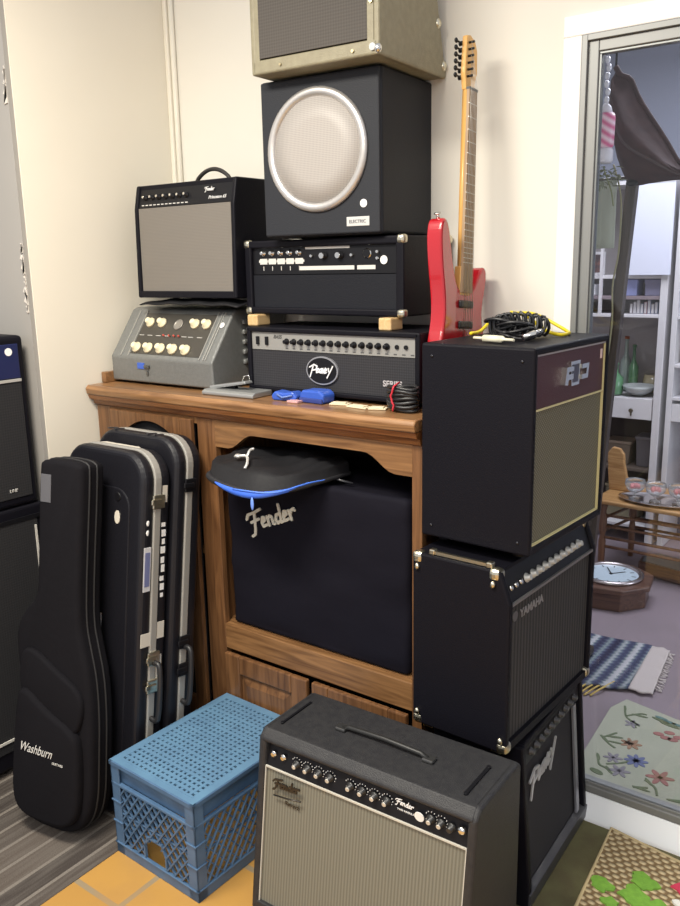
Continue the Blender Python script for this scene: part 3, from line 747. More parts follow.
# beige cabinet on top
gw, gd, gh = .395, .285, .42
gz = vz + vh + .003
a3 = R(3.0)
bg = thing('speaker_cabinet', (-1.594 + gw / 2 * math.cos(a3) + .0, 1.782 + gw / 2 * math.sin(a3), gz), 'olive-beige speaker cabinet with grey grille at the very top of the tower', 'speaker', a3)
BEI = mat('olive_beige_vinyl', (.27, .245, .165), .5, bump=(300, .4), var=(50, (.235, .21, .14), .3))
gd2 = .36
mb = MB()
prf = [(0, 0), (0, gh), (gd2 - .12, gh), (gd2 - .01, .04), (gd2, .02), (gd2, 0)]
mb.prism(prf, -gw / 2, -gw / 2 + .018, 'x', .006, 3); mb.prism(prf, gw / 2 - .018, gw / 2, 'x', .006, 3)
mb.box(-gw / 2 + .004, gw / 2 - .004, 0, gd2 - .006, 0, .036, .006, 3).box(-gw / 2 + .016, -gw / 2 + .030, 0, .03, .03, gh - .02).box(gw / 2 - .034, gw / 2 - .016, 0, .03, .03, gh - .02).box(-gw / 2 + .004, gw / 2 - .004, 0, gd2 - .13, gh - .03, gh, .006, 3)
mb.prism([(gd2 - .13, gh - .01), (gd2 - .02, .03), (gd2 - .035, .03), (gd2 - .145, gh - .01)], -gw / 2 + .01, gw / 2 - .01, 'x')
mb.build('cabinet_body', BEI, bg)
q = MB().box(-gw / 2 + .02, -gw / 2 + .032, -.002, .02, .02, gh - .02).box(gw / 2 - .032, gw / 2 - .02, -.002, .02, .02, gh - .02).box(-gw / 2 + .02, gw / 2 - .02, -.002, .02, .02, .032)
q = MB().box(-gw / 2 + .030, gw / 2 - .034, -.001, .016, .038, gh - .03); q.build('grille', stripes('grey_brown_grille', (.060, .053, .047), (.085, .076, .068), 130, 130, rough=.8), bg)
q = MB().cyl((gw / 2 - .018, -.001, .018), (0, -1, 0), .009, .003, 16).ball((gw / 2 - .006, .004, .014), .010, .010, .012, 10, 8); q.build('corner_cap', CHROME, bg)
q = MB().cyl((gw / 2 - .075, -.001, .016), (0, -1, 0), .004, .003, 10).cyl((gw / 2 - .022, -.001, .12), (0, -1, 0), .005, .003, 10).cyl((-.10, -.001, .016), (0, -1, 0), .0035, .003, 10); q.build('screw', mat('brass_screw', (.6, .5, .3), .35, 1), bg)
q = MB().ball((gw / 2 - .004, gd2 - .05, .13), .012, .012, .014, 10, 8).ball((gw / 2 - .003, gd2 - .014, .03), .010, .012, .014, 10, 8); q.build('rear_corner_cap', NICKEL, bg)

# =================== GREY CONSOLE AMP and small combo on it
gxc = (-2.285 - 1.812) / 2; gw2 = (2.285 - 1.812) / 2
ga = thing('amplifier_console', (gxc, 1.795, CT + .0008), 'grey metal amplifier console with sloping panel of cream knobs, left on the cabinet', 'amplifier')
GREY = mat('grey_hammered_metal', (.20, .205, .20), .42, .25, bump=(250, .5), var=(90, (.18, .185, .18), .3))
pr = [(0, .008), (-.002, .088), (.105, .236), (.12, .242), (.335, .242), (.345, .232), (.345, .008)]
mb = MB().prism(pr, -gw2, gw2, 'x', .006, 3); mb.build('housing', GREY, ga)
def sl(t, off): # point on slope
    y = -.002 + .107 * t; z = .088 + .148 * t; n = Vector((-.148, .107)).normalized()
    return y + n.x * off, z + n.y * off
ya, za = sl(.08, .0015); yb, zb_ = sl(.92, .0015); yc, zc = sl(.92, -.006); ye, ze = sl(.08, -.006)
q = MB().prism([(ya, za), (yb, zb_), (yc, zc), (ye, ze)], -gw2 + .09, gw2 - .062, 'x'); gp = q.build('control_panel', mat('dark_bronze_panel', (.075, .07, .062), .35, .4), ga)
q = MB()
for x in (-gw2 + .085, gw2 - .057, -gw2 + .05, gw2 - .04, gw2 - .03):
    (y0_, z0_), (y1_, z1_) = sl(.03, .002), sl(.97, .002); q.bar((x, y0_, z0_), (x, y1_, z1_), .003, .003)
q.build('bright_trim', mat('bright_trim', (.5, .5, .48), .3, .6), ga)
sn = Vector((0, -.148, .107)).normalized()
for t, xs, rr2 in ((.72, (-.112, -.055, .098, .150), .0175), (.20, (-.125, -.068, -.010, .047, .105), .0185)):
    for x in xs:
        y, z = sl(t, .0015); q = MB().lathe([(rr2, 0), (rr2 * .95, .006), (rr2 * .62, .008), (rr2 * .55, .02), (rr2 * .4, .022)], (x, y, z), sn, 18); k = q.build('knob', CREAM, gp)
q = MB(); y, z = sl(.70, .0015)
q.lathe([(.019, 0), (.019, .003), (.015, .003), (.015, .001)], (.022, y, z), sn, 20); q.build('meter_ring', mat('worn_ring', (.35, .33, .3), .4, .6), gp)
for i, x in enumerate((-.02, .005, .028, .05)):
    y, z = sl(.46, .0015); q = MB().cyl((x, y, z), sn, .003, .008, 8); q.build('indicator_light', mat('red_indicator', (.45, .07, .05), .4), gp)
q = MB()
for x in (-.14, -.10, -.06, -.02, .06, .09, .13):
    y, z = sl(.46, .002); q.bar((x, y, z), (x + .022, y, z), .0012, .002, up=(0, -.59, .81))
q.build('panel_lettering', LETTER, gp)
q = MB().box(-.105, -.072, -.004, .001, .052, .072, .001); q.build('blue_sticker', mat('blue_sticker', (.05, .12, .5), .4), ga)
q = MB().box(-.068, -.045, -.010, .0, .055, .066, .002).box(-.062, -.053, -.006, .0, .032, .046, .002); q.build('lock_hasp', mat('dark_steel', (.2, .2, .19), .3, .9), ga)
for i in range(5):
    z = .07 + i * .031
    q = MB().box(gw2 - .002, gw2 + .012, .135, .20, z, z + .017, .006, 2); q.build('vent_louvre', GREY, ga)
q = MB(); y, z = sl(.72, .0); q.cyl((gw2 - .022, y - .001, z + .001), sn, .0095, .0015, 18); q.build('price_sticker', WHITE, ga)
q = MB()
for x in (-gw2 + .03, gw2 - .03):
    for y in (.03, .31): q.cyl((x, y, 0), (0, 0, 1), .012, .01, 10)
q.build('foot', BLACK, ga)
gtop = CT + .242
# pouch and papers under small combo
q = MB()
pts = []
q.grid(lambda u, v: (-.21 + .44 * u, -.07 + .16 * v, .003 + .026 * (math.sin(math.pi * min(max(u, .02), .98)) ** .2) * (math.sin(math.pi * min(max(v, .04), .96)) ** .4) + .002 * math.sin(u * 23 + v * 7)), 30, 10, -.004)
q2 = q.build('gear_pouch', mat('black_nylon', (.009, .009, .011), .65, bump=(80, .4), spec=.3))
q2.location = (-1.985, 1.925, gtop + .001); tag(q2, 'flat black soft pouch squeezed between the grey console and the small combo', 'pouch')
# small combo
sw, sd, sh = .440, .215, .354
sz = gtop + .036
sm = thing('guitar_amplifier', (-1.982, 1.872, sz), 'small black combo amplifier with grey grille and strap handle, sitting on the grey console', 'amplifier', R(.6), 'black guitar amplifiers')
mb = MB(); a, b2 = -sw / 2, sw / 2
pr = [(-.012, 0), (-.004, sh - .075), (.012, sh), (sd, sh), (sd, 0)]
mb.prism(pr, a, a + .016, 'x', .005, 2); mb.prism(pr, b2 - .016, b2, 'x', .005, 2)
mb.box(a + .006, b2 - .006, .016, sd - .002, sh - .016, sh - .0005, .003).box(a + .006, b2 - .006, -.010, sd - .002, .0005, .022, .003).box(a + .01, b2 - .01, sd - .014, sd - .003, .02, sh - .01)
mb.build('cabinet_body', TOLEX, sm)
q = MB().prism([(-.004, .022), (.000, sh - .072), (.014, sh - .072), (.012, .022)], a + .018, b2 - .018, 'x'); q.build('grille', stripes('taupe_grille', (.155, .14, .122), (.195, .178, .158), 230, 230, rough=.8), sm)
q = MB().prism([(.003, sh - .070), (.016, sh - .014), (.05, sh - .014), (.05, sh - .070)], a + .016, b2 - .016, 'x'); sp_ = q.build('control_panel', BLACK, sm)
for i in range(7):
    q = MB(); x = a + .045 + i * .031; knob(q, (x, .010, sh - .040), .0075, .013, (0, -.97, .23)); k = q.build('knob', BLACK, sp_)
    q = MB().lathe([(.0045, .0125), (.004, .0145)], (x, .010, sh - .040), (0, -.97, .23), 10); q.build('knob_cap', CHROME, k)
q = MB()
for i in range(12): q.box(a + .03 + i * .018, a + .041 + i * .018, .0038, .008, sh - .064, sh - .061)
q.build('panel_marking', LETTER, sp_)
q = MB(); q.strokes(FENDER, .011, .0016, .002, (b2 - .13, .009, sh - .034), .15); q.build('panel_logo', LETTERW, sp_)
text('Princeton 65', .014, LETTERW, sp_, (b2 - .112, .004, sh - .058), shear=.3, rx=R(78))
q = MB(); n = 14
q.tube([(-.035 + .15 * t - .0, .10, sh + .002 + .038 * math.sin(math.pi * t) ** .7) for t in [i / n for i in range(n + 1)]], .0065, 8); q.build('handle', mat('black_strap', (.025, .022, .02), .5), sm)
q = MB()
for x in (a + .03, b2 - .03):
    for y in (.03, sd - .03): q.cyl((x, y, -.0005), (0, 0, 1), .012, .004, 10)
q.build('foot', BLACK, sm)
# silver volume pedal beside the console
q = thing('volume_pedal', (-1.725, 1.745, CT + .0008), 'flat silver-grey foot pedal on the oak cabinet beside the grey console', 'pedal', R(2))
PED = mat('pedal_grey_metal', (.42, .43, .43), .35, .6)
MB().prism([(-.0, .0), (-.0, .010), (.012, .016), (.09, .016), (.09, 0)], -.085, .115, 'x', .003).build('pedal_base', PED, q)
MB().prism([(-.082, .022), (.06, .044), (.064, .036), (-.078, .012)], -.0, .035, 'y', .003).build('treadle', PED, q, Matrix.Translation((0, .03, 0)))
MB().tube([(.03, .05, .03), (.038, .055, .055), (.052, .06, .058), (.056, .06, .045)], .002, 6).build('cable_hook', CHROME, q)
MB().box(-.04, .0, .05, .07, .015, .026, .002).build('hinge', BLACK, q)
# blue things
BLU = mat('blue_plastic', (.035, .10, .48), .35, bump=(30, .3)); BLUD = mat('dark_blue_plastic', (.03, .05, .22), .35)
t1 = thing('effects_pedal', (-1.515, 1.79, CT + .0008), 'small bright blue gadget on the cabinet edge, left of the two blue ones', 'pedal', R(8))
MB().prism([(-.038, 0), (-.042, .014), (-.03, .026), (.0, .022), (.03, .026), (.044, .012), (.038, 0)], -.02, .025, 'y', .005, 2).build('case', BLU, t1)
MB().tube([(-.02, -.022, .018), (.0, -.026, .010), (.03, -.022, .017)], .003, 6).build('strap', mat('pale_blue_plastic', (.12, .2, .5), .4), t1)
t2 = thing('effects_pedal', (-1.418, 1.80, CT + .0008), 'small blue and navy gadget on the cabinet edge, right of the two blue ones', 'pedal', R(-4))
MB().prism([(-.04, 0), (-.046, .018), (-.035, .034), (.03, .036), (.046, .024), (.042, 0)], -.022, .03, 'y', .006, 2).build('case', BLU, t2)
MB().box(-.042, .042, -.026, -.018, .0, .014, .003).build('lower_band', BLUD, t2)
q = MB().box(-.018, .02, -.012, .012, 0, .006, .001); o = q.build('plastic_clip', mat('pink_plastic', (.6, .35, .35), .5)); o.location = (-1.468, 1.765, CT + .0008); tag(o, 'tiny pinkish clip between the two blue gadgets', 'clip')
for i, (x, y, w, r) in enumerate(((-1.335, 1.800, .028, 12), (-1.262, 1.785, .034, -6), (-1.205, 1.790, .024, 20))):
    q = MB().box(-w, w, -.014, .014, 0, .004, .001).box(-w * .8, w * .7, -.012, .010, .004, .007, .001)
    o = q.build('folded_paper', mat('cream_paper', (.72, .64, .46), .7)); o.location = (x, y, CT + .0008); o.rotation_euler = (0, 0, R(r))
    tag(o, ('folded cream paper slip nearest the blue gadgets', 'folded cream paper slip, middle of three on the cabinet edge', 'folded cream paper slip nearest the coiled black cable')[i], 'paper', 'cream paper slips')
# coiled black cable with red tie
def coil(c, R0, r, turns, lift, sq=1., seed=1, jit=.004):
    rnd = random.Random(seed); pts = []
    n = int(turns * 22)
    for i in range(n + 1):
        a = 2 * math.pi * i / 22; k = i / n
        rad2 = R0 * (1 + .08 * math.sin(a * .37 + seed))
        pts.append((c[0] + rad2 * math.cos(a), c[1] + rad2 * sq * math.sin(a), c[2] + r + lift * k + jit * math.sin(a * 1.7 + seed)))
    return pts
t3 = thing('coiled_cable', (-1.128, 1.790, CT + .0008), 'small black cable bundle with a red tie at the oak cabinet edge', 'cable')
q = MB()
for k in range(7):
    z = .008 + k * .009
    q.tube([(.042 * math.cos(a) + .002 * math.sin(k * 3), .02 * math.sin(a) + .003 * math.cos(k * 2), z + .003 * math.sin(2 * a + k)) for a in [i * 2 * math.pi / 24 for i in range(25)]], .005, 6)
q.build('cable', mat('black_cable', (.015, .015, .017), .35), t3)
MB().tube([(-.014 + .004 * math.sin(i), -.027 - .003 * (i % 2), .004 + i * .008) for i in range(9)] + [(-.01, .0, .075)], .0028, 6).build('red_tie', mat('red_cord', (.55, .03, .05), .4), t3)

# =================== RED GUITAR
RED = mat('red_lacquer', (.42, .010, .018), .16, coat=1.)
REDF = RED
gx, gy = -1.078, 1.972
lean = R(-1.2)
Mg = Matrix.Translation((gx, gy, CT + .002)) @ Matrix.Rotation(R(90), 4, 'Z') @ Matrix.Rotation(R(5.0), 4, 'Y') @ Matrix.Rotation(R(-1.6), 4, 'X')
gt = thing('electric_guitar', None, 'red electric guitar with maple neck standing upright against the wall behind the right-hand stack', 'guitar', M=Mg)
# local: x along world +Y, front faces local -y = world +X, z up
half = [(0, 0), (.06, .003), (.11, .025), (.148, .07), (.152, .12), (.135, .165), (.112, .20), (.104, .235), (.108, .27), (.118, .30), (.125, .335), (.122, .358), (.108, .368), (.090, .358), (.068, .325), (.048, .300), (.030, .290)]
lf = [(-.030, .300), (-.046, .318), (-.062, .355), (-.078, .410), (-.092, .455), (-.108, .474), (-.126, .468), (-.134, .440), (-.132, .400), (-.124, .350), (-.112, .300), (-.104, .25), (-.108, .205), (-.120, .165), (-.130, .12), (-.126, .07), (-.10, .025), (-.06, .003)]
def smoothp(p, k=2):
    for _ in range(k):
        o = []
        for i in range(len(p)):
            a, b3 = p[i], p[(i + 1) % len(p)]
            o += [(a[0] * .75 + b3[0] * .25, a[1] * .75 + b3[1] * .25), (a[0] * .25 + b3[0] * .75, a[1] * .25 + b3[1] * .75)]
        p = o
    return p
mb = MB(); mb.prism(smoothp(half + lf), -.022, .022, 'y', .007, 3, ang=.9)
gbody = mb.build('body', RED, gt)
for f in gbody.data.polygons: f.use_smooth = False
q = MB(); v = []
nk = [(.295, .028, 0), (.55, .0255, 0), (.80, .0215, 0)]
for zz, hw_, _ in nk:
    for k in range(9):
        a = math.pi * k / 8
        v.append((hw_ * math.cos(a), -.022 + .001 + .021 * math.sin(a) * (1 if zz > .35 else .9), zz))
fs = [(i * 9 + k, i * 9 + k + 1, (i + 1) * 9 + k + 1, (i + 1) * 9 + k) for i in range(2) for k in range(8)] + [(i * 9 + 8, i * 9, (i + 1) * 9, (i + 1) * 9 + 8) for i in range(2)]
fs += [tuple(range(9)), tuple(range(26, 17, -1))]
_, ff = q._add(v, fs, True); bmesh.ops.recalc_face_normals(q.bm, faces=ff)
q.prism([(-.028, .285), (.028, .285), (.029, .36), (-.029, .36)], -.024, -.004, 'y', .003)
neck = q.build('neck', MAPLE, gt)
q = MB(); vv = []
for zz, hw_ in ((.292, .0283), (.802, .0215)):
    vv += [(-hw_, -.022, zz), (hw_, -.022, zz), (hw_ * .95, -.029, zz), (-hw_ * .95, -.029, zz)]
_, ff = q._add(vv, [(0, 1, 2, 3), (4, 7, 6, 5), (0, 4, 5, 1), (1, 5, 6, 2), (2, 6, 7, 3), (3, 7, 4, 0)]); bmesh.ops.recalc_face_normals(q.bm, faces=ff)
fb = q.build('fretboard', ROSEW, gt)
q = MB()
for i in range(1, 21):
    z = .802 - .632 * (1 - 2 ** (-i / 12.)); hw_ = .0215 + (.802 - z) / .567 * .007
    q.box(-hw_, hw_, -.0302, -.0285, z - .0009, z + .0009)
q.build('fret', BRUSHED, fb)
q = MB().box(-.0215, .0215, -.031, -.020, .800, .806); q.build('nut', mat('black_nut', (.04, .04, .04), .4), gt)
q = MB(); hs = [(-.0215, .80), (.0215, .80), (.026, .822), (.036, .85), (.034, .905), (.022, .925), (-.004, .935), (-.024, .93), (-.030, .84)]
q.prism(hs, -.020, -.006, 'y', .003); hd_ = q.build('headstock', MAPLE, gt)
for i in range(6):
    z = .832 + i * .0165
    q = MB().cyl((-.018 + i * .001, -.02, z), (0, -1, 0), .0032, .015, 8).cyl((-.018, -.007, z), (0, 1, 0), .006, .012, 8)
    q.build('string_post', mat('black_tuner_metal', (.03, .03, .03), .3, .7), hd_)
    q = MB().cyl((-.028, -.001, z), (-1, 0, 0), .0025, .012, 6).ball((-.046, -.001, z), .007, .0045, .0065, 8, 6); q.build('tuner_button', mat('black_tuner_metal', (.03, .03, .03), .3, .7), hd_)
for z, w in ((.262, .036), (.208, .036), (.130, .038)):
    q = MB().box(-w, w, -.031, -.021, z - .010, z + .010, .007, 3); q.build('pickup', mat('black_pickup', (.02, .02, .02), .35), gt)
q = MB().box(-.04, .04, -.032, -.021, .042, .068, .003); q.build('bridge', BLACK, gt)
q = MB()
for i in range(6):
    x = -.0165 + i * .0066; q.tube([(x * 1.5, -.0335, .06), (x, -.0315, .803), (-.018, -.030, .832 + i * .0165)], .0006, 5)
q.build('strings', BRUSHED, gt)
q = MB().cyl((-.112, .0, .471), (-.35, 0, .94), .005, .012, 10).lathe([(.009, .012), (.009, .015)], (-.112, 0, .471), (-.35, 0, .94), 12); q.build('strap_button', CHROME, gt)
q = MB().cyl((.085, -.022, .07), (0, -1, 0), .011, .012, 12).cyl((.10, -.022, .03), (0, -1, 0), .011, .012, 12); q.build('control_knob', BLACK, gt)

# =================== cables on the top-right combo
ztop = cz + ch
cabm = MATS['black_cable']
t4 = thing('coiled_cable', (-.868, 1.875, ztop + .0005), 'tangled coil of black instrument cable on top of the maroon-panelled amplifier', 'cable')
q = MB()
rnd = random.Random(4)
pts = []
for i in range(180):      # tight spring-like bundle laid along Y
    t = i / 180; a = i * .62
    cxp, cyp = -.045 + .105 * t, -.015 + .08 * t - .03 * math.sin(math.pi * t)
    hgt = .017 + .012 * math.sin(math.pi * t) ** .5
    pts.append((cxp + .012 * math.cos(a) + rnd.uniform(-.001, .001), cyp + .012 * math.sin(a * .5), .0055 + hgt + hgt * math.sin(a)))
q.tube(pts, .0042, 6)
for j in range(6):
    pts = []
    ax, ay = rnd.uniform(-.03, .03), rnd.uniform(-.03, .02); ra = rnd.uniform(.034, .047); hz = .006 + j * .007; ph0 = rnd.uniform(0, 6)
    for i in range(27):
        a = 2 * math.pi * i / 26 + ph0
        pts.append((ax + ra * math.cos(a), ay + ra * .75 * math.sin(a), hz + .005 * math.sin(2 * a + j) + (.004)))
    q.tube(pts, .0038, 6)
q.build('cable', cabm, t4)
q = MB().tube([(-.05, -.05, .012), (-.07, -.085, .008), (-.055, -.115, .0075)], .003, 6)
q = MB(); q.cyl((-.02, -.112, .010), (.88, -.18, .0), .0085, .052, 12).lathe([(.0085, .052), (.0035, .060), (.0035, .085)], (-.02, -.112, .010), (.88, -.18, 0), 10)
q.lathe([(.0035, 0), (.0035, .030)], (-.02, -.112, .010), (-.88, .18, 0), 8)
q.build('jack_plug', mat('ivory_plug', (.72, .68, .52), .35), t4)
q = MB().lathe([(.007, 0), (.008, .03), (.0045, .04)], (.06, -.075, .0105), (.5, .6, .25), 10).lathe([(.006, 0), (.006, .02)], (.075, -.04, .02), (.3, .8, .1), 10); q.build('metal_plug', CHROME, t4)
t5 = thing('instrument_cable', (-.875, 1.86, ztop), 'bright yellow cable looping over the maroon-panelled amplifier beside the black coil', 'cable')
YEL = mat('yellow_rubber', (.80, .62, .01), .35)
def catmull(P, n=8):
    P = [Vector(p) for p in P]; out = []
    for i in range(len(P) - 1):
        a, b3, c, d = P[max(i - 1, 0)], P[i], P[i + 1], P[min(i + 2, len(P) - 1)]
        for k in range(n):
            t = k / n; out.append(.5 * ((2 * b3) + (c - a) * t + (2 * a - 5 * b3 + 4 * c - d) * t * t + (3 * b3 - a - 3 * c + d) * t ** 3))
    return out + [P[-1]]
MB().tube(catmull([(-.130, .06, .0055), (-.128, .11, .008), (-.125, .165, .030), (-.090, .185, .046), (-.045, .215, .050), (-.01, .225, .040), (.035, .22, .020), (.070, .205, .006), (.090, .16, .006), (.088, .115, .0055), (.055, .115, .012), (.030, .105, .030), (.005, .09, .052), (-.03, .075, .060)]), .0045, 8).build('cable', YEL, t5)

# =================== INSIDE THE CABINET BAY
COV = mat('black_canvas_cover', (.0065, .006, .0115), .8, bump=(25, .6), spec=.15)
cvw, cvd, cvh = .655, .36, .497
cv = thing('covered_amplifier', (-1.4135, 1.748, .5208), 'amplifier under black cloth cover with silver script, inside the open cabinet bay', 'amplifier')
# cover: a soft box, front a little slumped
q = MB()
def covf(u, v):
    # perimeter sweep u (0..1 around), v up
    return None
bm = q.bm
q.box(-cvw / 2, cvw / 2, 0.0, cvd, 0, cvh, .022, 4)
bmesh.ops.subdivide_edges(bm, edges=[e for e in bm.edges if e.calc_length() > .1], cuts=14, use_grid_fill=True)
for v in bm.verts:
    x, y, z = v.co
    wv = .006 * math.sin(9 * x + 13 * z) * math.sin(5 * z + 1) + .004 * math.sin(23 * x - 17 * z + 1) + .0025 * math.sin(41 * z + 9 * x)
    if y < .06 and .01 < z < cvh - .01: v.co.y += min(.012, abs(wv))
    if z > cvh - .01 and .03 < y: v.co.z += -.006 * abs(math.sin(6 * x)) - .004 * abs(math.sin(20 * y))
for f in bm.faces: f.smooth = True
cvo = q.build('cover', COV, cv)
q = MB(); q.strokes(FENDER, .052, .0088, .004, (-cvw / 2 + .100, .001, cvh - .180), .0, 21); q.build('logo', mat('pale_print', (.66, .64, .55), .6), cv)
q = MB().tube([(-cvw / 2 + .3, .03, cvh + .002), (-cvw / 2 + .36, .02, cvh + .006), (cvw / 2 - .06, .012, cvh + .002)], .003, 6)
q = MB().tube([(-.03, .06, cvh + .004), (.0, .05, cvh + .012), (.07, .045, cvh + .012), (.11, .06, cvh + .003)], .0035, 8)
q.build('cover_handle', mat('glossy_strap', (.03, .03, .035), .25), cv)
# soft bag with blue lining, lying on the cover and poking out of the bay
NYL = MATS['black_nylon']
bag = thing('accessory_bag', (-1.555, 1.80, .5305 + cvh), 'soft black bag with bright blue lining and zip lying on the covered amplifier', 'bag')
def cr1(P_, u):
    n = len(P_) - 1; t = min(max(u, 0), 1) * n; i = min(int(t), n - 1); t -= i
    g_ = lambda k: P_[min(max(k, 0), n)]
    a, b_, c, d = g_(i - 1), g_(i), g_(i + 1), g_(i + 2)
    return .5 * (2 * b_ + (c - a) * t + (2 * a - 5 * b_ + 4 * c - d) * t * t + (3 * b_ - a - 3 * c + d) * t ** 3)
BFX, BFY = [-.135, -.125, -.04, .08, .16, .20, .215], [-.115, -.170, -.205, -.215, -.165, -.06, .05]
BBX, BBY = [-.137, -.11, -.02, .06, .12, .17, .210], [-.05, .06, .10, .11, .11, .09, .05]
BFZ = [.0, -.004, -.010, -.014, -.008, .0, .002]
def bagbase(u, v):
    xf, yf, xb, yb = cr1(BFX, u), cr1(BFY, u), cr1(BBX, u), cr1(BBY, u)
    return xf + (xb - xf) * v, yf + (yb - yf) * v, cr1(BFZ, u) * (1 - v) ** 1.5 + .004
def bagtop(u, v):
    x, y, z = bagbase(u, v)
    e = max(0, 1 - abs(v * 2 - 1) ** 4); s_ = max(0, math.sin(math.pi * min(max(u, .0), 1))) ** .18
    z += (.062 - .018 * u) * (e ** .22) * s_ + (.006 * math.sin(14 * u + 9 * v) + .004 * math.sin(31 * u - 12 * v)) * e * s_
    return (x, y, z)
q = MB(); q.grid(bagtop, 40, 18); q.grid(bagbase, 40, 18)
bmesh.ops.remove_doubles(q.bm, verts=q.bm.verts, dist=.0005)
q.build('bag_body', NYL, bag)
def hemp(u, dy=0, dz=0):
    x, y, z = bagbase(u, 0); return (x, y + dy, z + dz)
q = MB(); q.tube([hemp(i / 36, -.002, .004) for i in range(37)], .009, 8, rr=[.0105 - .005 * (i / 36) for i in range(37)])
q.build('hem', mat('black_webbing', (.016, .016, .019), .6), bag)
q = MB()
def lin(u, v):
    uu_ = .30 + .50 * u; x, y, z = hemp(uu_)
    drop = .024 * math.sin(math.pi * min(1, u * 1.02)) ** .7 * (1 - .8 * u) + .004
    return (x, y - .012 - .004 * math.sin(math.pi * v), z + .010 - drop * v)
q.grid(lin, 30, 5, .003); q.build('blue_lining', mat('blue_nylon', (.05, .15, .70), .45), bag)
q = MB(); q.tube([hemp(.42 + .52 * i / 24, -.014, .008 + .003 * math.sin(i * .5)) for i in range(25)], .0026, 6); q.build('zip_cord', mat('blue_cord', (.07, .19, .75), .4), bag)
lx, ly, lz = hemp(.52); q = MB(); q.ball((lx, ly - .018, lz - .022), .006, .003, .018, 8, 6); q.build('zip_pull', mat('pale_blue_pull', (.16, .30, .85), .4), bag)
q = MB(); zc_ = .064
q.tube(catmull([(-.045, -.145, zc_), (-.02, -.15, zc_ + .006), (.0, -.145, zc_ + .006), (.02, -.165, zc_ - .006), (.024, -.18, zc_ - .018)]), .0045, 6).tube(catmull([(.0, -.145, zc_ + .004), (.004, -.135, zc_ + .022), (.018, -.135, zc_ + .028)]), .004, 6).ball((-.03, -.147, zc_ + .004), .014, .010, .006, 8, 6)
q.build('metal_clasp', mat('bright_clasp', (.8, .8, .78), .25, .6), bag)

# =================== GUITAR CASES
CASE = mat('black_case_shell', (.0085, .0085, .012), .42, bump=(120, .3), spec=.4); VAL = mat('case_aluminium', (.40, .39, .36), .5, .35)
def rrect(w, h, r, n=8):
    p = []
    for cx2, cz2, a0 in ((w / 2 - r, h - r, 0), (-w / 2 + r, h - r, 90), (-w / 2 + r, r, 180), (w / 2 - r, r, 270)):
        for k in range(n + 1):
            a = R(a0 + 90 * k / n); p.append((cx2 + r * math.cos(a), cz2 + r * math.sin(a)))
    return p
def guitar_case(x, y, label, w=.36, h=1.10, th=.104, lean=7.6, extra=0):
    M = Matrix.Translation((x, y, .0025)) @ Matrix.Rotation(R(-lean), 4, 'X')
    t = thing('guitar_case', None, label, 'guitar case', M=M, group='hard guitar cases leaning on the cabinet')
    z0 = math.sin(R(lean)) * th / 2
    def tr(o):
        for p in SIB.get(o.name, [o]): p.location = (0, 0, z0)
        return o
    q = MB(); q.prism(rrect(w, h, .085), -th / 2, -.005, 'y', .018, 4, ang=1.0); q.prism(rrect(w - .11, h - .11, .06), -th / 2 - .004, -th / 2 + .004, 'y', .003, 2, ang=1.0)
    for z in (.0,): pass
    lid = tr(q.build('lid', CASE, t))
    q = MB(); q.prism(rrect(w, h, .085), .005, th / 2, 'y', .018, 4, ang=1.0); tr(q.build('shell', CASE, t))
    q = MB(); o_, i_ = rrect(w + .006, h + .006, .088, 10), rrect(w - .02, h - .02, .075, 10)
    q.prism([(a, b4 - .003) for a, b4 in o_], -.0125, .0125, 'y', .003, 2, ang=1.0)
    tr(q.build('valance_strip', VAL, t))
    def latch(z):
        q = MB().box(w / 2 + .001, w / 2 + .009, -.022, .022, z - .020, z + .020, .003).box(w / 2 + .006, w / 2 + .013, -.030, .010, z - .008, z + .008, .003)
        return q
    for z in (h - .14, h * .45, h * .40 - .03):
        tr(latch(z).build('latch', NICKEL if extra else BLACK, t))
    q = MB(); hz = h * .36
    q.tube(catmull([(w / 2 + .004, .0, hz + .085), (w / 2 + .032, .0, hz + .08), (w / 2 + .038, .0, hz), (w / 2 + .032, .0, hz - .08), (w / 2 + .004, .0, hz - .085)]), .008, 8)
    tr(q.build('handle', mat('case_handle', (.02, .02, .022), .4), t))
    for z in (h - .022,):
        pass
    return t, tr, w, h, th
t, tr, w, h, th = guitar_case(-1.972, 1.400, 'black hard guitar case with stickers along its edge, nearer of the two', extra=1)
ST = mat('worn_paper_sticker', (.62, .58, .50), .6)
tr(MB().box(w / 2 - .0005, w / 2 + .001, -.044, -.018, .70, .83, .0004).build('bar_sticker', mat('pale_label', (.60, .60, .62), .5), t))
tr(MB().box(w / 2 + .0005, w / 2 + .0018, -.040, -.022, .715, .815).build('bar_sticker_print', mat('blue_print', (.16, .18, .34), .5), t))
tr(MB().box(w / 2 - .0005, w / 2 + .001, .018, .036, .955, 1.005, .0004).build('edge_sticker', ST, t))
q = MB()
for i, (z, hh_) in enumerate(((.89, .012), (.865, .02), (.84, .016), (.815, .02), (.785, .018), (.76, .022), (.73, .014), (.705, .020), (.68, .012))): q.box(w / 2 - .0005, w / 2 + .0012, .018 + .002 * (i % 3), .032 + .002 * (i % 2), z - hh_ / 2, z + hh_ / 2)
tr(q.build('white_edge_lettering', WHITE, t))
q = MB().box(w / 2 - .0005, w / 2 + .0015, -.046, -.012, .535, .575).box(w / 2 - .0005, w / 2 + .0015, .014, .040, .55, .60).box(w / 2 - .0005, w / 2 + .0015, .014, .034, .40, .50); tr(q.build('torn_sticker', ST, t))
q = MB().ball((w / 2 - .001, -.032, .90), .002, .006, .010, 8, 6).ball((w / 2 - .001, -.032, .872), .002, .006, .010, 8, 6); tr(q.build('white_dot', WHITE, t))
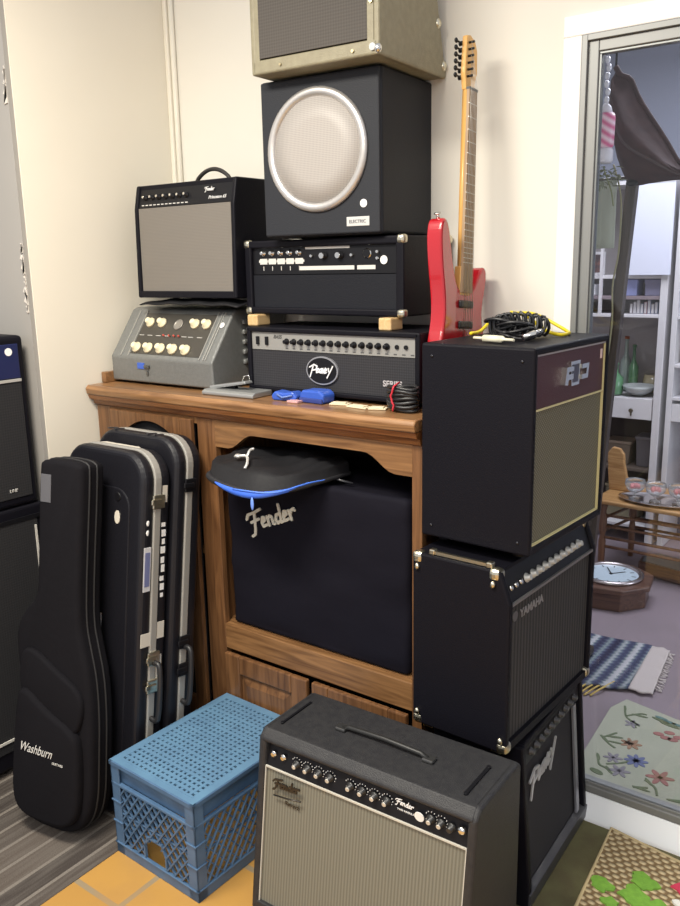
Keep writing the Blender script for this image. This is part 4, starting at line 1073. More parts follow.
q = MB().prism([(w / 2 - .105 + .012 * math.cos(k), .905 + .020 * math.sin(k)) for k in [i * .628 for i in range(10)]], -th / 2 - .0055, -th / 2 - .003, 'y'); tr(q.build('round_badge', ST, t))
q = MB().lathe([(.014, 0), (.012, .004)], (w / 2 - .105, -th / 2 - .003, .965), (0, -1, 0), 14); tr(q.build('rivet', BLACK, t))
tr(MB().box(w / 2 - .215, w / 2 - .165, -th / 2 - .0055, -th / 2 - .003, .535, .605).build('paper_tag', mat('grey_paper_tag', (.45, .45, .47), .6), t))
q = MB()   # scuffed masking tape along the top edge
q.prism([(-.12, h - .002), (-.10, h + .002), (.05, h + .002), (.095, h - .006), (.12, h - .018), (.118, h - .022), (.09, h - .010), (.05, h - .003), (-.12, h - .006)], .008, .036, 'y'); tr(q.build('torn_tape', ST, t))
t, tr, w, h, th = guitar_case(-1.968, 1.512, 'black hard guitar case with plain edge, between the stickered case and cabinet', w=.375, h=1.125)
q = MB()
for x in (-.13, -.10, .05, .08):
    q.box(x - .004, x + .004, -th / 2 + .004, -.012, h - .002, h + .002)
tr(q.build('case_ridge', mat('case_ridge', (.05, .05, .055), .4), t))

# =================== GIG BAG
gbM = Matrix.Translation((-1.964, 1.182, .0025)) @ Matrix.Rotation(R(-8.6), 4, 'X') @ Matrix.Rotation(R(-1.2), 4, 'Y') @ Matrix.Rotation(R(10), 4, 'Z')
gb = thing('gig_bag', None, 'soft black guitar gig bag with white script on its pocket, leaning on the hard cases', 'bag', M=gbM)
GB = mat('gig_bag_nylon', (.0075, .007, .009), .85, bump=(22, 1.0), spec=.12)
zoff = .022
outl = [(0, .0), (.08, .006), (.130, .045), (.150, .12), (.148, .23), (.145, .36), (.132, .47), (.108, .55), (.088, .62), (.084, .75), (.088, 1.05), (.080, 1.085), (-.066, 1.085), (-.074, 1.05), (-.072, .75), (-.074, .68), (-.112, .645), (-.148, .59), (-.150, .52), (-.132, .43), (-.136, .34), (-.150, .22), (-.154, .12), (-.134, .045), (-.08, .006)]
q = MB(); q.prism(smoothp(outl), 0, .10, 'y', .022, 4, ang=1.1)
for f in q.bm.faces: f.smooth = True
o = q.build('bag_body', GB, gb); o.location = (0, 0, zoff)
q = MB()
pk = smoothp([(0, .03), (.08, .035), (.12, .07), (.128, .15), (.122, .27), (.104, .325), (.0, .365), (-.10, .43), (-.118, .36), (-.128, .15), (-.12, .07), (-.08, .035)])
q.prism(pk, -.030, .01, 'y', .014, 3, ang=1.1)
for f in q.bm.faces: f.smooth = True
pko = q.build('pocket', GB, gb); pko.location = (0, 0, zoff)
q = MB(); q.prism(smoothp([(.0, .30), (.10, .30), (.126, .38), (.112, .44), (.03, .48), (-.08, .54), (-.118, .51), (-.115, .38)]), -.016, .01, 'y', .010, 3, ang=1.1)
for f in q.bm.faces: f.smooth = True
o = q.build('upper_pocket', GB, gb); o.location = (0, 0, zoff)
q = MB(); sm_ = smoothp(outl)
q.tube([(x, .035, z) for x, z in [(p[0] * 1.002, p[1]) for p in sm_] + [sm_[0]]], .0035, 6); q.tube([(x, .065, z) for x, z in [(p[0] * 1.002, p[1]) for p in sm_] + [sm_[0]]], .0035, 6)
o = q.build('zip_seam', mat('zip_black', (.012, .012, .013), .6), gb)
for p in SIB.get(o.name, [o]): p.location = (0, 0, zoff)
q = MB().box(-.060, -.022, -.002, .002, .96, 1.04, .001); o = q.build('name_window', mat('clear_grey_plastic', (.10, .10, .11), .25), gb); o.location = (0, 0, zoff)
o = text('Washburn', .031, LETTER, pko, (-.092, -.0325, .235), shear=.45); o.scale = (.95, 1.25, 1)
text('GUITARS', .010, LETTER, pko, (.035, -.0315, .220))

# =================== LEFT SPEAKERS (front faces +X)
def sideM(y0, y1, X): return (X, (y0 + y1) / 2)
ls = thing('speaker_cabinet', (-2.33, 1.22, 0), 'large black floor speaker with pale piping, under the navy-panelled speaker at left', 'speaker', R(90))
q = MB().box(-.295, .295, .0, .30, .02, .885, .012, 3); q.build('cabinet_body', TOLEX, ls)
q = MB().box(-.262, .262, -.004, .004, .085, .84, .002); q.build('grille', stripes('speaker_black_cloth', (.009, .009, .011), (.018, .018, .021), 120, 120, rough=.9), ls)
PIP = mat('white_piping', (.62, .60, .55), .4)
q = MB().bar((.252, -.006, .125), (.252, -.006, .815), .005, .006, up=(0, 1, 0)).bar((-.252, -.006, .125), (-.252, -.006, .815), .005, .006, up=(0, 1, 0)).bar((-.25, -.006, .125), (.25, -.006, .125), .005, .008, up=(0, 1, 0))
q.build('piping', PIP, ls)
q = MB().bar((-.25, -.004, .845), (.28, -.004, .845), .006, .012, up=(0, 1, 0)); q.build('top_lip', BLACK, ls)
q = MB()
for x in (-.25, .25):
    for y in (.04, .26): q.cyl((x, y, .0), (0, 0, 1), .018, .021, 12)
q.build('foot', BLACK, ls)
lt = thing('speaker_cabinet', (-2.33, 1.215, .885), 'black speaker cabinet with navy top panel and pale stripe, at the left edge', 'speaker', R(90))
q = MB().box(-.285, .285, .0, .29, .0, .535, .014, 3); q.build('cabinet_body', TOLEX, lt)
q = MB().box(-.262, .262, -.003, .004, .405, .51, .002); bpn = q.build('blue_panel', mat('navy_panel', (.012, .018, .075), .35), lt)
q = MB().box(-.262, .262, -.003, .004, .03, .392, .002); q.build('grille', MATS['speaker_black_cloth'], lt)
q = MB().box(-.262, .262, -.006, .0, .394, .403, .001); q.build('silver_stripe', mat('stripe_silver', (.5, .49, .47), .4, .3), lt)
q = MB().cyl((.228, -.003, .487), (0, -1, 0), .012, .0015, 20); q.build('price_sticker', WHITE, lt)
text('LINE', .014, LETTER, lt, (.18, -.0045, .052), shear=.3)

# =================== BLUE MILK CRATE
KB = mat('blue_crate_plastic', (.085, .165, .29), .42, bump=(30, .15), var=(18, (.065, .13, .235), .3)); KB2 = mat('blue_crate_top', (.12, .245, .38), .45, var=(14, (.105, .21, .335), .35))
kw, kd_, kh = .338, .450, .291
ka = R(-1.7)
kc = Vector((-1.755 + kw / 2 * math.cos(ka) - kd_ / 2 * math.sin(ka), 1.262 + kw / 2 * math.sin(ka) + kd_ / 2 * math.cos(ka), 0))
kr = thing('milk_crate', kc, 'upturned blue plastic milk crate with lattice sides on the floor in front of the cabinet', 'crate', ka)
X, Y = kw / 2, kd_ / 2
q = MB()   # frame: rim, corner posts, bands
def ringb(z0, z1, o, t): 
    q.box(-X - o, X + o, -Y - o, -Y - o + t, z0, z1, .0015, 1); q.box(-X - o, X + o, Y + o - t, Y + o, z0, z1, .0015, 1)
    q.box(-X - o, -X - o + t, -Y - o, Y + o, z0, z1, .0015, 1); q.box(X + o - t, X + o, -Y - o, Y + o, z0, z1, .0015, 1)
ringb(0.0, .030, .0, .006); ringb(.030, .036, .003, .010)
ringb(kh - .014, kh, .003, .014)                      # top rim
ringb(kh - .074, kh - .065, .001, .012)               # rib under plain band
ringb(kh - .068, kh - .012, -.013, .003)              # recessed plain band
ringb(.128, .134, -.004, .006)
for sx in (-1, 1):
    for sy in (-1, 1):
        x0, x1 = sorted((sx * X, sx * (X - .034))); y0, y1 = sorted((sy * Y, sy * (Y - .005)))
        q.box(x0, x1, y0, y1, 0.0, kh - .01, .001, 1)
        x0, x1 = sorted((sx * X, sx * (X - .005))); y0, y1 = sorted((sy * Y, sy * (Y - .034)))
        q.box(x0, x1, y0, y1, 0.0, kh - .01, .001, 1)
        for z in (.10, .165):
            x0, x1 = sorted((sx * (X + .003), sx * (X - .036))); y0, y1 = sorted((sy * (Y + .003), sy * (Y - .036)))
            q.box(x0, x1, y0, y1, z, z + .005, .001, 1)
q.build('frame', KB, kr)
def clip(p, d, a0, a1, b0, b1):
    t0, t1 = -9, 9
    for k, (lo, hi) in enumerate(((a0, a1), (b0, b1))):
        if abs(d[k]) < 1e-9: continue
        u_, v_ = (lo - p[k]) / d[k], (hi - p[k]) / d[k]
        if u_ > v_: u_, v_ = v_, u_
        t0, t1 = max(t0, u_), min(t1, v_)
    return (t0, t1) if t1 - t0 > .012 else None
def lattice(face, hole=False):
    q = MB(); half_ = (X if face in 'fb' else Y) - .034; z0, z1 = .036, kh - .073
    s = math.sqrt(.5)
    for sg in (-1, 1):
        k = -half_ - .3
        while k < half_ + .3:
            dv = (s * sg * .85, s * 1.1); c = clip((k, z0), dv, -half_, half_, z0, z1)
            if c:
                A = (k + dv[0] * c[0], z0 + dv[1] * c[0]); B = (k + dv[0] * c[1], z0 + dv[1] * c[1])
                off = -.003 if sg > 0 else -.006
                segs = [(A, B)]
                if hole:
                    segs = []
                    n = 24
                    prev = None
                    for i in range(n + 1):
                        P_ = (A[0] + (B[0] - A[0]) * i / n, A[1] + (B[1] - A[1]) * i / n)
                        ins = abs(P_[0]) < .042 * max(0, min(1, (.105 - P_[1]) / .03)) and P_[1] < .105
                        if ins: 
                            if prev: segs.append((prev, last)); prev = None
                        else:
                            if prev is None: prev = P_
                            last = P_
                    if prev and prev != last: segs.append((prev, last))
                for a_, b_ in segs:
                    if (Vector(a_) - Vector(b_)).length < .006: continue
                    if face == 'f': q.bar((a_[0], -Y - off, a_[1]), (b_[0], -Y - off, b_[1]), .006, .0042, up=(0, 1, 0))
                    if face == 'b': q.bar((a_[0], Y + off, a_[1]), (b_[0], Y + off, b_[1]), .006, .0042, up=(0, 1, 0))
                    if face == 'r': q.bar((X + off, a_[0], a_[1]), (X + off, b_[0], b_[1]), .006, .0042, up=(1, 0, 0))
                    if face == 'l': q.bar((-X - off, a_[0], a_[1]), (-X - off, b_[0], b_[1]), .006, .0042, up=(1, 0, 0))
            k += .030
    if hole:
        q.bar((-.044, -Y + .004, .075), (-.03, -Y + .004, .105), .008, .005, up=(0, 1, 0)).bar((.044, -Y + .004, .075), (.03, -Y + .004, .105), .008, .005, up=(0, 1, 0)).bar((-.03, -Y + .004, .106), (.03, -Y + .004, .106), .008, .005, up=(0, 1, 0))
        q.bar((-.044, -Y + .004, .036), (-.044, -Y + .004, .078), .008, .005, up=(0, 1, 0)).bar((.044, -Y + .004, .036), (.044, -Y + .004, .078), .008, .005, up=(0, 1, 0))
    q.build('lattice_side', KB, kr)
lattice('f', True); lattice('b'); lattice('r'); lattice('l')
q = MB()   # top grid: wide plain border, bars with small square gaps
zt0, zt1 = kh - .004, kh + .001
bo = .022
q.box(-X, X, -Y, -Y + bo, zt0, zt1).box(-X, X, Y - bo, Y, zt0, zt1).box(-X, -X + bo, -Y + bo, Y - bo, zt0, zt1).box(X - bo, X, -Y + bo, Y - bo, zt0, zt1)
nx, ny = 17, 24
for i in range(nx + 1):
    x = -X + bo + (2 * X - 2 * bo) * i / nx; w_ = .0046 if i % 3 else .0040
    q.box(x - w_, x + w_, -Y + bo, Y - bo, zt0 + .0006, zt1 - .0008 + (.0012 if i % 4 == 0 else 0))
for j in range(ny + 1):
    y = -Y + bo + (2 * Y - 2 * bo) * j / ny; w_ = .0052 if j % 3 else .0038
    q.box(-X + bo, X - bo, y - w_, y + w_, zt0 + .0002, zt1 - .0004 + (.0010 if j % 4 == 0 else 0))
q.build('top_grid', KB2, kr)

# =================== MATS AND RUGS
o = MB().box(-.93, 0.4, 1.35, YW - .008, 0, .006, .002).build('floor_mat', mat('olive_green_mat', (.13, .125, .055), .85, var=(14, (.10, .085, .04), .35), bump=(300, .6)))
# leave the amp on bare floor: mat starts at its front edge
bpy.data.objects.remove(o)
q = MB().box(-1.02, 0.4, 1.62, YW - .026, 0, .005, .002)
o = q.build('floor_mat', mat('olive_green_mat', (.15, .15, .065), .8, var=(14, (.12, .105, .05), .35), bump=(300, .5)))
tag(o, 'olive green floor mat under the woven sisal mat in front of the glass door', 'mat')
# woven mat
wm, nt, b, tc, sp = base('sisal_weave', .9)
def trisin(s_, f): return math_node(nt, 'SINE', math_node(nt, 'MULTIPLY', s_, f))
row = math_node(nt, 'FLOOR', math_node(nt, 'MULTIPLY', sp.outputs['Y'], 62))
ph_ = math_node(nt, 'MULTIPLY', row, 3.14159)
sx_ = math_node(nt, 'SINE', math_node(nt, 'ADD', math_node(nt, 'MULTIPLY', sp.outputs['X'], 230), ph_))
sy_ = math_node(nt, 'ABSOLUTE', math_node(nt, 'SINE', math_node(nt, 'MULTIPLY', sp.outputs['Y'], 62 * 3.14159)))
wv = math_node(nt, 'MULTIPLY', math_node(nt, 'ADD', math_node(nt, 'MULTIPLY', sx_, .5), .5), sy_)
rp = nd(nt, 'ShaderNodeValToRGB'); rp.color_ramp.elements[0].position = .08; rp.color_ramp.elements[1].position = .5
rp.color_ramp.elements[0].color = (.20, .13, .06, 1); rp.color_ramp.elements[1].color = (.56, .45, .27, 1)
nt.links.new(wv, rp.inputs['Fac']); nt.links.new(rp.outputs['Color'], b.inputs['Base Color'])
bp = nd(nt, 'ShaderNodeBump'); bp.inputs['Strength'].default_value = 1; bp.inputs['Distance'].default_value = .006
nt.links.new(wv, bp.inputs['Height']); nt.links.new(bp.outputs['Normal'], b.inputs['Normal'])
t6 = thing('woven_mat', (-.640, 2.130, .0055), 'tan woven sisal doormat with green leaf pattern on the olive mat', 'mat', R(-9))
MB().prism([(.0, .0), (.155, -.644), (.86, -.644), (.80, .0)], 0, .012, 'z', .004).build('mat_weave', wm, t6)
q = MB().tube([(.155, -.644, .008), (.0, .0, .008), (.80, .0, .008)], .007, 8); q.build('mat_edge', mat('tan_cord_edge', (.48, .38, .21), .8), t6)
LEAFM = mat('green_yarn', (.20, .42, .05), .9, bump=(90, .8), var=(60, (.15, .33, .04), .4))
def blob(cx, cy, r, seed, z0=.011, z1=.016):
    rnd = random.Random(seed); n = 22
    return [(cx + r * (1 + .22 * math.sin(3 * a + seed) + rnd.uniform(-.12, .12)) * math.cos(a), cy + r * .8 * (1 + .18 * math.sin(4 * a) + rnd.uniform(-.1, .1)) * math.sin(a)) for a in [2 * math.pi * k / n for k in range(n)]]
for i, (cx2, cy2, r) in enumerate(((.092, -.225, .030), (.165, -.140, .036), (.172, -.205, .040), (.235, -.20, .030), (.14, -.27, .022))):
    MB().prism(blob(cx2, cy2, r, i), .0115 , .0160 + i * .0005, 'z').build('leaf_motif', LEAFM, t6)
MB().prism(blob(.250, -.095, .026, 9), .0115, .0165, 'z').build('flower_motif', mat('red_yarn', (.55, .04, .09), .9), t6)
MB().prism(blob(.262, -.155, .012, 11), .0115, .0190, 'z').build('white_motif', mat('white_yarn', (.75, .75, .7), .9), t6)

# ---- back room rugs
fl, nt, b, tc, sp = base('floral_rug_weave', .9)
b.inputs['Base Color'].default_value = (.50, .52, .43, 1)
t7 = thing('floral_rug', (-.40, 2.60, 0), 'cream rug with coloured flowers on the floor just inside the back room', 'rug')
q = MB(); q.prism([(-.44, -.27), (.9, -.27), (.9, .31), (-.25, .25), (-.44, .29), (-.47, .20)], 0, .010, 'z', .002)
q.build('rug_weave', mat('cream_rug', (.43, .43, .345), .9, bump=(200, .5), var=(9, (.39, .40, .315), .4)), t7)
DG = mat('rug_dark_green', (.14, .17, .10), .9); RD = mat('rug_pink', (.34, .15, .14), .9); BL = mat('rug_blue', (.15, .17, .31), .9); TL = mat('rug_teal', (.13, .22, .21), .9); OR = mat('rug_orange', (.34, .20, .13), .9); GRY = mat('rug_mauve', (.25, .23, .26), .9); YG = mat('rug_olive', (.30, .30, .10), .9)
def petal(c, L_, ang, w, q):
    x, y = c; n = 12; L_ *= .8; w *= .75; ca, sa = math.cos(ang), math.sin(ang)
    pts = []
    for k in range(n):
        a = 2 * math.pi * k / n; lx, ly = L_ / 2 + L_ / 2 * math.cos(a), w / 2 * math.sin(a)
        pts.append((x + lx * ca - ly * sa, y + lx * sa + ly * ca))
    q.prism(pts, .0098, .0118, 'z')
def spray(name, stems, leaves, flowers):
    for pts in stems: pass
    q = MB()
    for pts in stems:
        P3 = catmull([(*p, 0) for p in pts], 5)
        for a_, b_ in zip(P3, P3[1:]):
            if (a_ - b_).length > 1e-4: q.bar((a_.x, a_.y, .0105), (b_.x, b_.y, .0105), .0025, .007)
    for c, L_, ang, w in leaves: petal(c, L_, R(ang), w, q)
    q.build('leaf_motif', DG if name != 'y' else YG, t7)
    for c, rads, n, m_ in flowers:
        q = MB()
        for k in range(n): petal(c, rads, 2 * math.pi * k / n + .3, rads * .42, q)
        q.build('flower_motif', m_, t7)
spray('a', [[(-0.429, 0.236), (-0.404, 0.169), (-0.374, 0.142), (-0.35, 0.11)], [(-0.404, 0.169), (-0.367, 0.211), (-0.345, 0.218)]], [((-0.429, 0.236), .05, -70, .012), ((-0.391, 0.195), .07, 5, .014), ((-0.384, 0.151), .06, -30, .014)], [((-0.37, 0.128), .035, 5, GRY)])
spray('b', [[(-0.435, -0.002), (-0.398, -0.036), (-0.369, -0.053)], [(-0.422, -0.008), (-0.394, 0.042)]], [((-0.435, -0.002), .06, -40, .014), ((-0.418, 0.002), .07, 20, .014), ((-0.402, -0.024), .06, 10, .012)], [((-0.333, 0.001), .045, 7, OR), ((-0.343, 0.002), .022, 5, RD)])
spray('c', [[(-0.403, -0.119), (-0.381, -0.172), (-0.355, -0.181), (-0.328, -0.202)]], [((-0.408, -0.115), .05, -60, .014), ((-0.359, -0.17), .05, -50, .014), ((-0.397, -0.21), .06, -15, .03)], [((-0.355, -0.113), .04, 6, GRY), ((-0.315, -0.174), .045, 6, GRY)])
spray('d', [[(-0.362, -0.159), (-0.322, -0.125), (-0.295, -0.086)]], [], [((-0.288, -0.088), .048, 8, BL)])
spray('e', [[(-0.233, -0.175), (-0.196, -0.198), (-0.179, -0.235)], [(-0.253, -0.232), (-0.213, -0.211)]], [((-0.257, -0.228), .07, 0, .014), ((-0.236, -0.164), .05, -45, .014)], [((-0.198, -0.137), .055, 6, RD)])
spray('f', [[(-0.315, 0.214), (-0.266, 0.199), (-0.227, 0.203)]], [((-0.326, 0.215), .09, -12, .02), ((-0.293, 0.197), .09, -8, .02)], [])
q = MB()
for c in ((-0.292, 0.112), (-0.265, 0.1), (-0.242, 0.101), (-0.229, 0.125), (-0.263, 0.139)): petal(c, .045, 0.2, .03, q)
q.build('flower_motif', RD, t7)
spray('g', [[(-0.146, -0.236), (-0.115, -0.221)]], [((-0.152, -0.235), .07, 10, .014)], [])
q = MB()
for c in ((-0.319, 0.228), (-0.288, 0.216), (-0.259, 0.212)): petal(c, .06, -.15, .02, q)
q.build('flower_motif', TL, t7)
# rag rug
rg, nt, b, tc, sp = base('blue_rag_weave', .95)
s1 = math_node(nt, 'SINE', math_node(nt, 'ADD', math_node(nt, 'MULTIPLY', sp.outputs['X'], 105), math_node(nt, 'MULTIPLY', math_node(nt, 'SINE', math_node(nt, 'MULTIPLY', sp.outputs['Y'], 210)), .35)))
s2 = math_node(nt, 'SINE', math_node(nt, 'MULTIPLY', sp.outputs['X'], 31))
rp = nd(nt, 'ShaderNodeValToRGB'); cr = rp.color_ramp
cr.elements[0].position = .1; cr.elements[0].color = (.025, .025, .06, 1); cr.elements[1].position = .9; cr.elements[1].color = (.42, .42, .45, 1)
e = cr.elements.new(.45); e.color = (.075, .085, .15, 1); e = cr.elements.new(.65); e.color = (.16, .20, .22, 1)
nt.links.new(math_node(nt, 'ADD', math_node(nt, 'MULTIPLY', math_node(nt, 'ADD', s1, math_node(nt, 'MULTIPLY', s2, .5)), .33), .5), rp.inputs['Fac']); nt.links.new(rp.outputs['Color'], b.inputs['Base Color'])
bp = nd(nt, 'ShaderNodeBump'); bp.inputs['Strength'].default_value = .8; bp.inputs['Distance'].default_value = .005
nt.links.new(s1, bp.inputs['Height']); nt.links.new(bp.outputs['Normal'], b.inputs['Normal'])
t8 = thing('rag_rug', (-1.19, 3.15, 0.0002), 'blue and grey striped rag rug with pale fringe on the back room floor', 'rug')
def ragf(u, v):   # four corners on the floor, slightly rumpled
    A_, B_, C_, D_ = (-.33, -.50), (.33, -.19), (.30, .23), (-.33, .20)
    x = (A_[0] * (1 - u) + B_[0] * u) * (1 - v) + (D_[0] * (1 - u) + C_[0] * u) * v; y = (A_[1] * (1 - u) + B_[1] * u) * (1 - v) + (D_[1] * (1 - u) + C_[1] * u) * v
    return (x, y, .013 + .004 * math.sin(u * 9 + v * 5) + (.010 * math.sin(u * 17) ** 2 if v < .08 else 0))
q = MB(); q.grid(ragf, 40, 40, .010); q.build('rug_weave', rg, t8)
q = MB(); q.grid(lambda u, v: (.330 - .030 * v + (.090 - .015 * v) * u, -.185 + .412 * v + .012 * math.sin(9 * u + 3 * v) * u, .010 + .004 * abs(math.sin(v * 12)) * u), 12, 40, .006)
rnd = random.Random(3)
for k in range(26):
    y = -.12 + .34 * k / 25; x = .41 - .045 * k / 25; q.tube([(x, y, .010), (x + .010, y + rnd.uniform(-.01, .01), .008), (x + .022 + rnd.uniform(0, .01), y + rnd.uniform(-.015, .015), .005)], .003, 5)
q.build('fringe', mat('cream_fringe', (.52, .46, .44), .95, bump=(120, .8)), t8)
q = MB()
for k in range(4): q.tube(catmull([(.21 + .02 * k, -.19 + .01 * k, .012), (.19 + .02 * k, -.25, .018), (.165 + .02 * k, -.33 + .01 * k, .004)]), .004, 6)
q.build('tassel', mat('yellow_fringe', (.55, .40, .13), .9), t8)

# =================== BACK ROOM OBJECTS
# octagonal clock lying on its back
ck = thing('wall_clock', (-1.225, 3.83, 0), 'octagonal wooden wall clock lying face up on the back room floor', 'clock', R(10))
oct_ = lambda r, k0=.5: [(r * math.cos(2 * math.pi * (k + k0) / 8), r * math.sin(2 * math.pi * (k + k0) / 8)) for k in range(8)]
CW = wood('dark_clock_wood', (.07, .035, .028), (.15, .08, .055), 'X', .3)
q = MB().prism(oct_(.185), 0, .085, 'z', .004).prism(oct_(.205), .085, .115, 'z', .008, 3); q.build('clock_case', CW, ck)
q = MB().lathe([(.150, .115), (.152, .128), (.140, .135), (.128, .128), (.126, .116)], n=40); q.build('bezel', mat('pewter_bezel', (.5, .45, .45), .25, .9), ck)
q = MB().lathe([(.129, .114), (.129, .121)], n=40); fc = q.build('dial', mat('pale_blue_dial', (.50, .60, .68), .3), ck)
q = MB()
for k in range(12):
    a = k * math.pi / 6; q.bar((.095 * math.cos(a), .095 * math.sin(a), .1215), (.115 * math.cos(a), .115 * math.sin(a), .1215), .001, .005)
q.build('hour_mark', BLACK, fc)
q = MB().bar((0, 0, .1225), (.06, .05, .1225), .001, .006).bar((0, 0, .1235), (-.03, .08, .1235), .001, .005).cyl((0, 0, .121), (0, 0, 1), .008, .004, 10); q.build('clock_hand', BLACK, fc)
cb = MB().prism([(-.115, -.09), (.115, -.09), (.145, 0), (.105, .10), (-.105, .10), (-.145, 0)], 0, .07, 'z', .008, 3)
cb2 = thing('wooden_box', (-1.08, 4.28, 0), 'dark wooden case lying behind the octagonal clock under the chair', 'box', R(-12))
cb.build('case', CW, cb2)
MB().prism([(-.10, -.075), (.10, -.075), (.125, 0), (.09, .085), (-.09, .085), (-.125, 0)], .07, .074, 'z').build('inset', mat('slate_inset', (.13, .15, .16), .35), cb2)
# wooden chair
CHW = wood('honey_chair_wood', (.30, .155, .055), (.48, .28, .12), 'X', .35); CHD = wood('brown_leg_wood', (.10, .045, .025), (.19, .09, .05), 'Z', .35)
chx, chy = -1.095, 4.26
chr_ = thing('wooden_chair', (chx, chy, 0), 'wooden chair with curved back in the back room, under a tray of bowls', 'chair', R(-3))
q = MB().box(-.335, .34, -.16, .26, .375, .40, .010, 3); q.build('seat', CHW, chr_)
q = MB()
q.prism([(-.335, .40), (-.345, .50), (-.35, .60), (-.325, .635), (-.285, .63), (-.262, .60), (-.256, .55), (-.24, .48), (-.20, .425), (-.17, .40)], .06, .085, 'y', .006, 2); q.build('back_panel', CHW, chr_)
def turned(x, y, h):
    q = MB(); q.lathe([(.014, 0), (.017, .06), (.019, .17), (.013, .20), (.022, .24), (.020, .30), (.014, .33), (.021, .36), (.016, h)], (x, y, 0), (0, 0, 1), 12); return q
for x, y in ((-.285, -.12), (-.245, .20), (.31, .20)): turned(x, y, .376).build('leg', CHD, chr_)
q = MB().box(.20, .245, -.14, -.10, 0, .376, .006, 2); q.build('leg', CHW, chr_, label='broad pale front leg')
q = MB()
for z in (.14, .19, .25, .31): q.tube([(-.285, -.12, z), (.22, -.12, z + .004)], .008, 8).tube([(-.245, .20, z + .03), (.31, .20, z + .03)], .008, 8)
for z in (.22, .29): q.tube([(-.285, -.12, z), (-.245, .20, z)], .008, 8)
q.build('rung', CHD, chr_)
ty = thing('serving_tray', (-1.125, 4.215, .4008), 'oval silver tray on the wooden chair in the back room', 'tray')
q = MB(); q.lathe([(.01, .004), (.19, .004), (.225, .014), (.228, .018), (.222, .016), (.19, .008), (.01, .008)], n=40); o = q.build('tray_dish', mat('polished_silver', (.7, .68, .70), .12, 1), ty); o.scale = (.9, .5, 1)
GL2 = bpy.data.materials.new('bowl_glass'); GL2.use_nodes = True; bb = GL2.node_tree.nodes['Principled BSDF']; bb.inputs['Base Color'].default_value = (.9, .93, .95, 1); bb.inputs['Roughness'].default_value = .05; bb.inputs['Transmission Weight'].default_value = .85; bb.inputs['IOR'].default_value = 1.3
RS = mat('red_candy', (.65, .10, .10), .3)
for i, (x, y) in enumerate(((-1.250, 4.215), (-1.142, 4.20), (-1.034, 4.215))):
    t9 = thing('glass_bowl', (x, y, .4095), ('stemmed clear glass bowl of red sweets, leftmost of three on the silver tray', 'stemmed clear glass bowl of red sweets, middle of three on the silver tray', 'stemmed clear glass bowl of red sweets at the right edge on the silver tray')[i], 'bowl', 0, 'glass bowls on the tray')
    MB().lathe([(.001, .0), (.028, .0), (.028, .003), (.008, .008), (.006, .02), (.02, .03), (.045, .05), (.052, .075), (.048, .095), (.045, .095), (.049, .075), (.042, .053), (.018, .034), (.001, .032)], n=24).build('bowl_glass', GL2, t9)
    q = MB()
    for k in range(6): q.ball((.018 * math.cos(k * 1.05), .018 * math.sin(k * 1.05), .058 + .006 * (k % 2)), .011, nu=8, nv=6)
    q.ball((0, 0, .07), .012, nu=8, nv=6); o = q.build('sweets', RS, t9); o['kind'] = 'stuff'
# white display shelves
WS = mat('white_shelf_paint', (.62, .60, .62), .45); WSB = mat('taupe_backing', (.36, .33, .33), .7)
YB = 4.7
s1 = thing('display_shelf', (-1.62, YB, 0), 'white open display cabinet with drawer behind the dark post in the back room', 'shelf', 0, 'white shelf units in the back room')
bx = lambda x0, x1, y0, y1, z0, z1: (x0 + 1.62, x1 + 1.62, y0 - YB, y1 - YB, z0, z1)
q = MB().box(*bx(-1.325, -1.285, YB, YB + .33, 0, 2.02), .003).box(*bx(-2.2, -2.16, YB, YB + .33, 0, 2.02), .003)
q.box(*bx(-2.16, -1.325, YB, YB + .33, 2.0, 2.02)).box(*bx(-1.66, -1.645, YB, YB + .02, 1.31, 2.0))
q.build('frame', WS, s1)
for z in (1.305, 1.515, .845, .70, .10):
    if z == .845 or z == .70: continue
    MB().box(*bx(-2.16, -1.325, YB + (.01 if z > 1.4 else 0), YB + .32, z - .012, z + .006), .002).build('shelf_board', WS, s1)
MB().box(*bx(-2.16, -1.325, YB + .31, YB + .33, 0.846, 2.0)).build('back_panel', WSB, s1)
MB().box(*bx(-2.16, -1.325, YB + .31, YB + .33, 0.0, .845)).build('lower_back_panel', mat('dark_brown_backing', (.07, .052, .045), .7), s1)
q = MB().box(*bx(-2.15, -1.33, YB + .004, YB + .30, .725, .845), .003); dw = q.build('drawer', WS, s1)
q = MB().lathe([(.006, 0), (.006, .012), (.013, .016), (.011, .024)], (-1.44 + 1.62, .004, .775), (0, -1, 0), 12).box(.176, .184, -.014, -.004, .745, .775, .002); q.build('knob', mat('dark_brass', (.12, .10, .07), .4, .7), dw)
q = MB().box(*bx(-2.16, -1.325, YB + .02, YB + .30, .42, .435)); q.build('lower_shelf', mat('brown_board', (.10, .075, .06), .6), s1)
s2_ = thing('display_shelf', (-1.0, YB, 0), 'white open shelf unit at the right edge of the back room with dark blue contents', 'shelf', 0, 'white shelf units in the back room')
bx2 = lambda x0, x1, y0, y1, z0, z1: (x0 + 1.0, x1 + 1.0, y0 - YB, y1 - YB, z0, z1)
q = MB().box(*bx2(-1.255, -1.225, YB, YB + .33, 0, 2.02), .003).box(*bx2(-.5, -.47, YB, YB + .33, 0, 2.02), .003).box(*bx2(-1.225, -.5, YB, YB + .33, 1.99, 2.02)); q.build('frame', WS, s2_)
for z in (1.30, 1.04, .86): MB().box(*bx2(-1.225, -.5, YB, YB + .32, z - .012, z + .006), .002).build('shelf_board', WS, s2_)
MB().box(*bx2(-1.225, -.5, YB + .005, YB + .30, .73, .83), .003).build('drawer', WS, s2_)
MB().box(*bx2(-1.225, -.5, YB + .31, YB + .33, 0, 1.99)).build('back_panel', mat('slate_backing', (.10, .11, .17), .7), s2_)
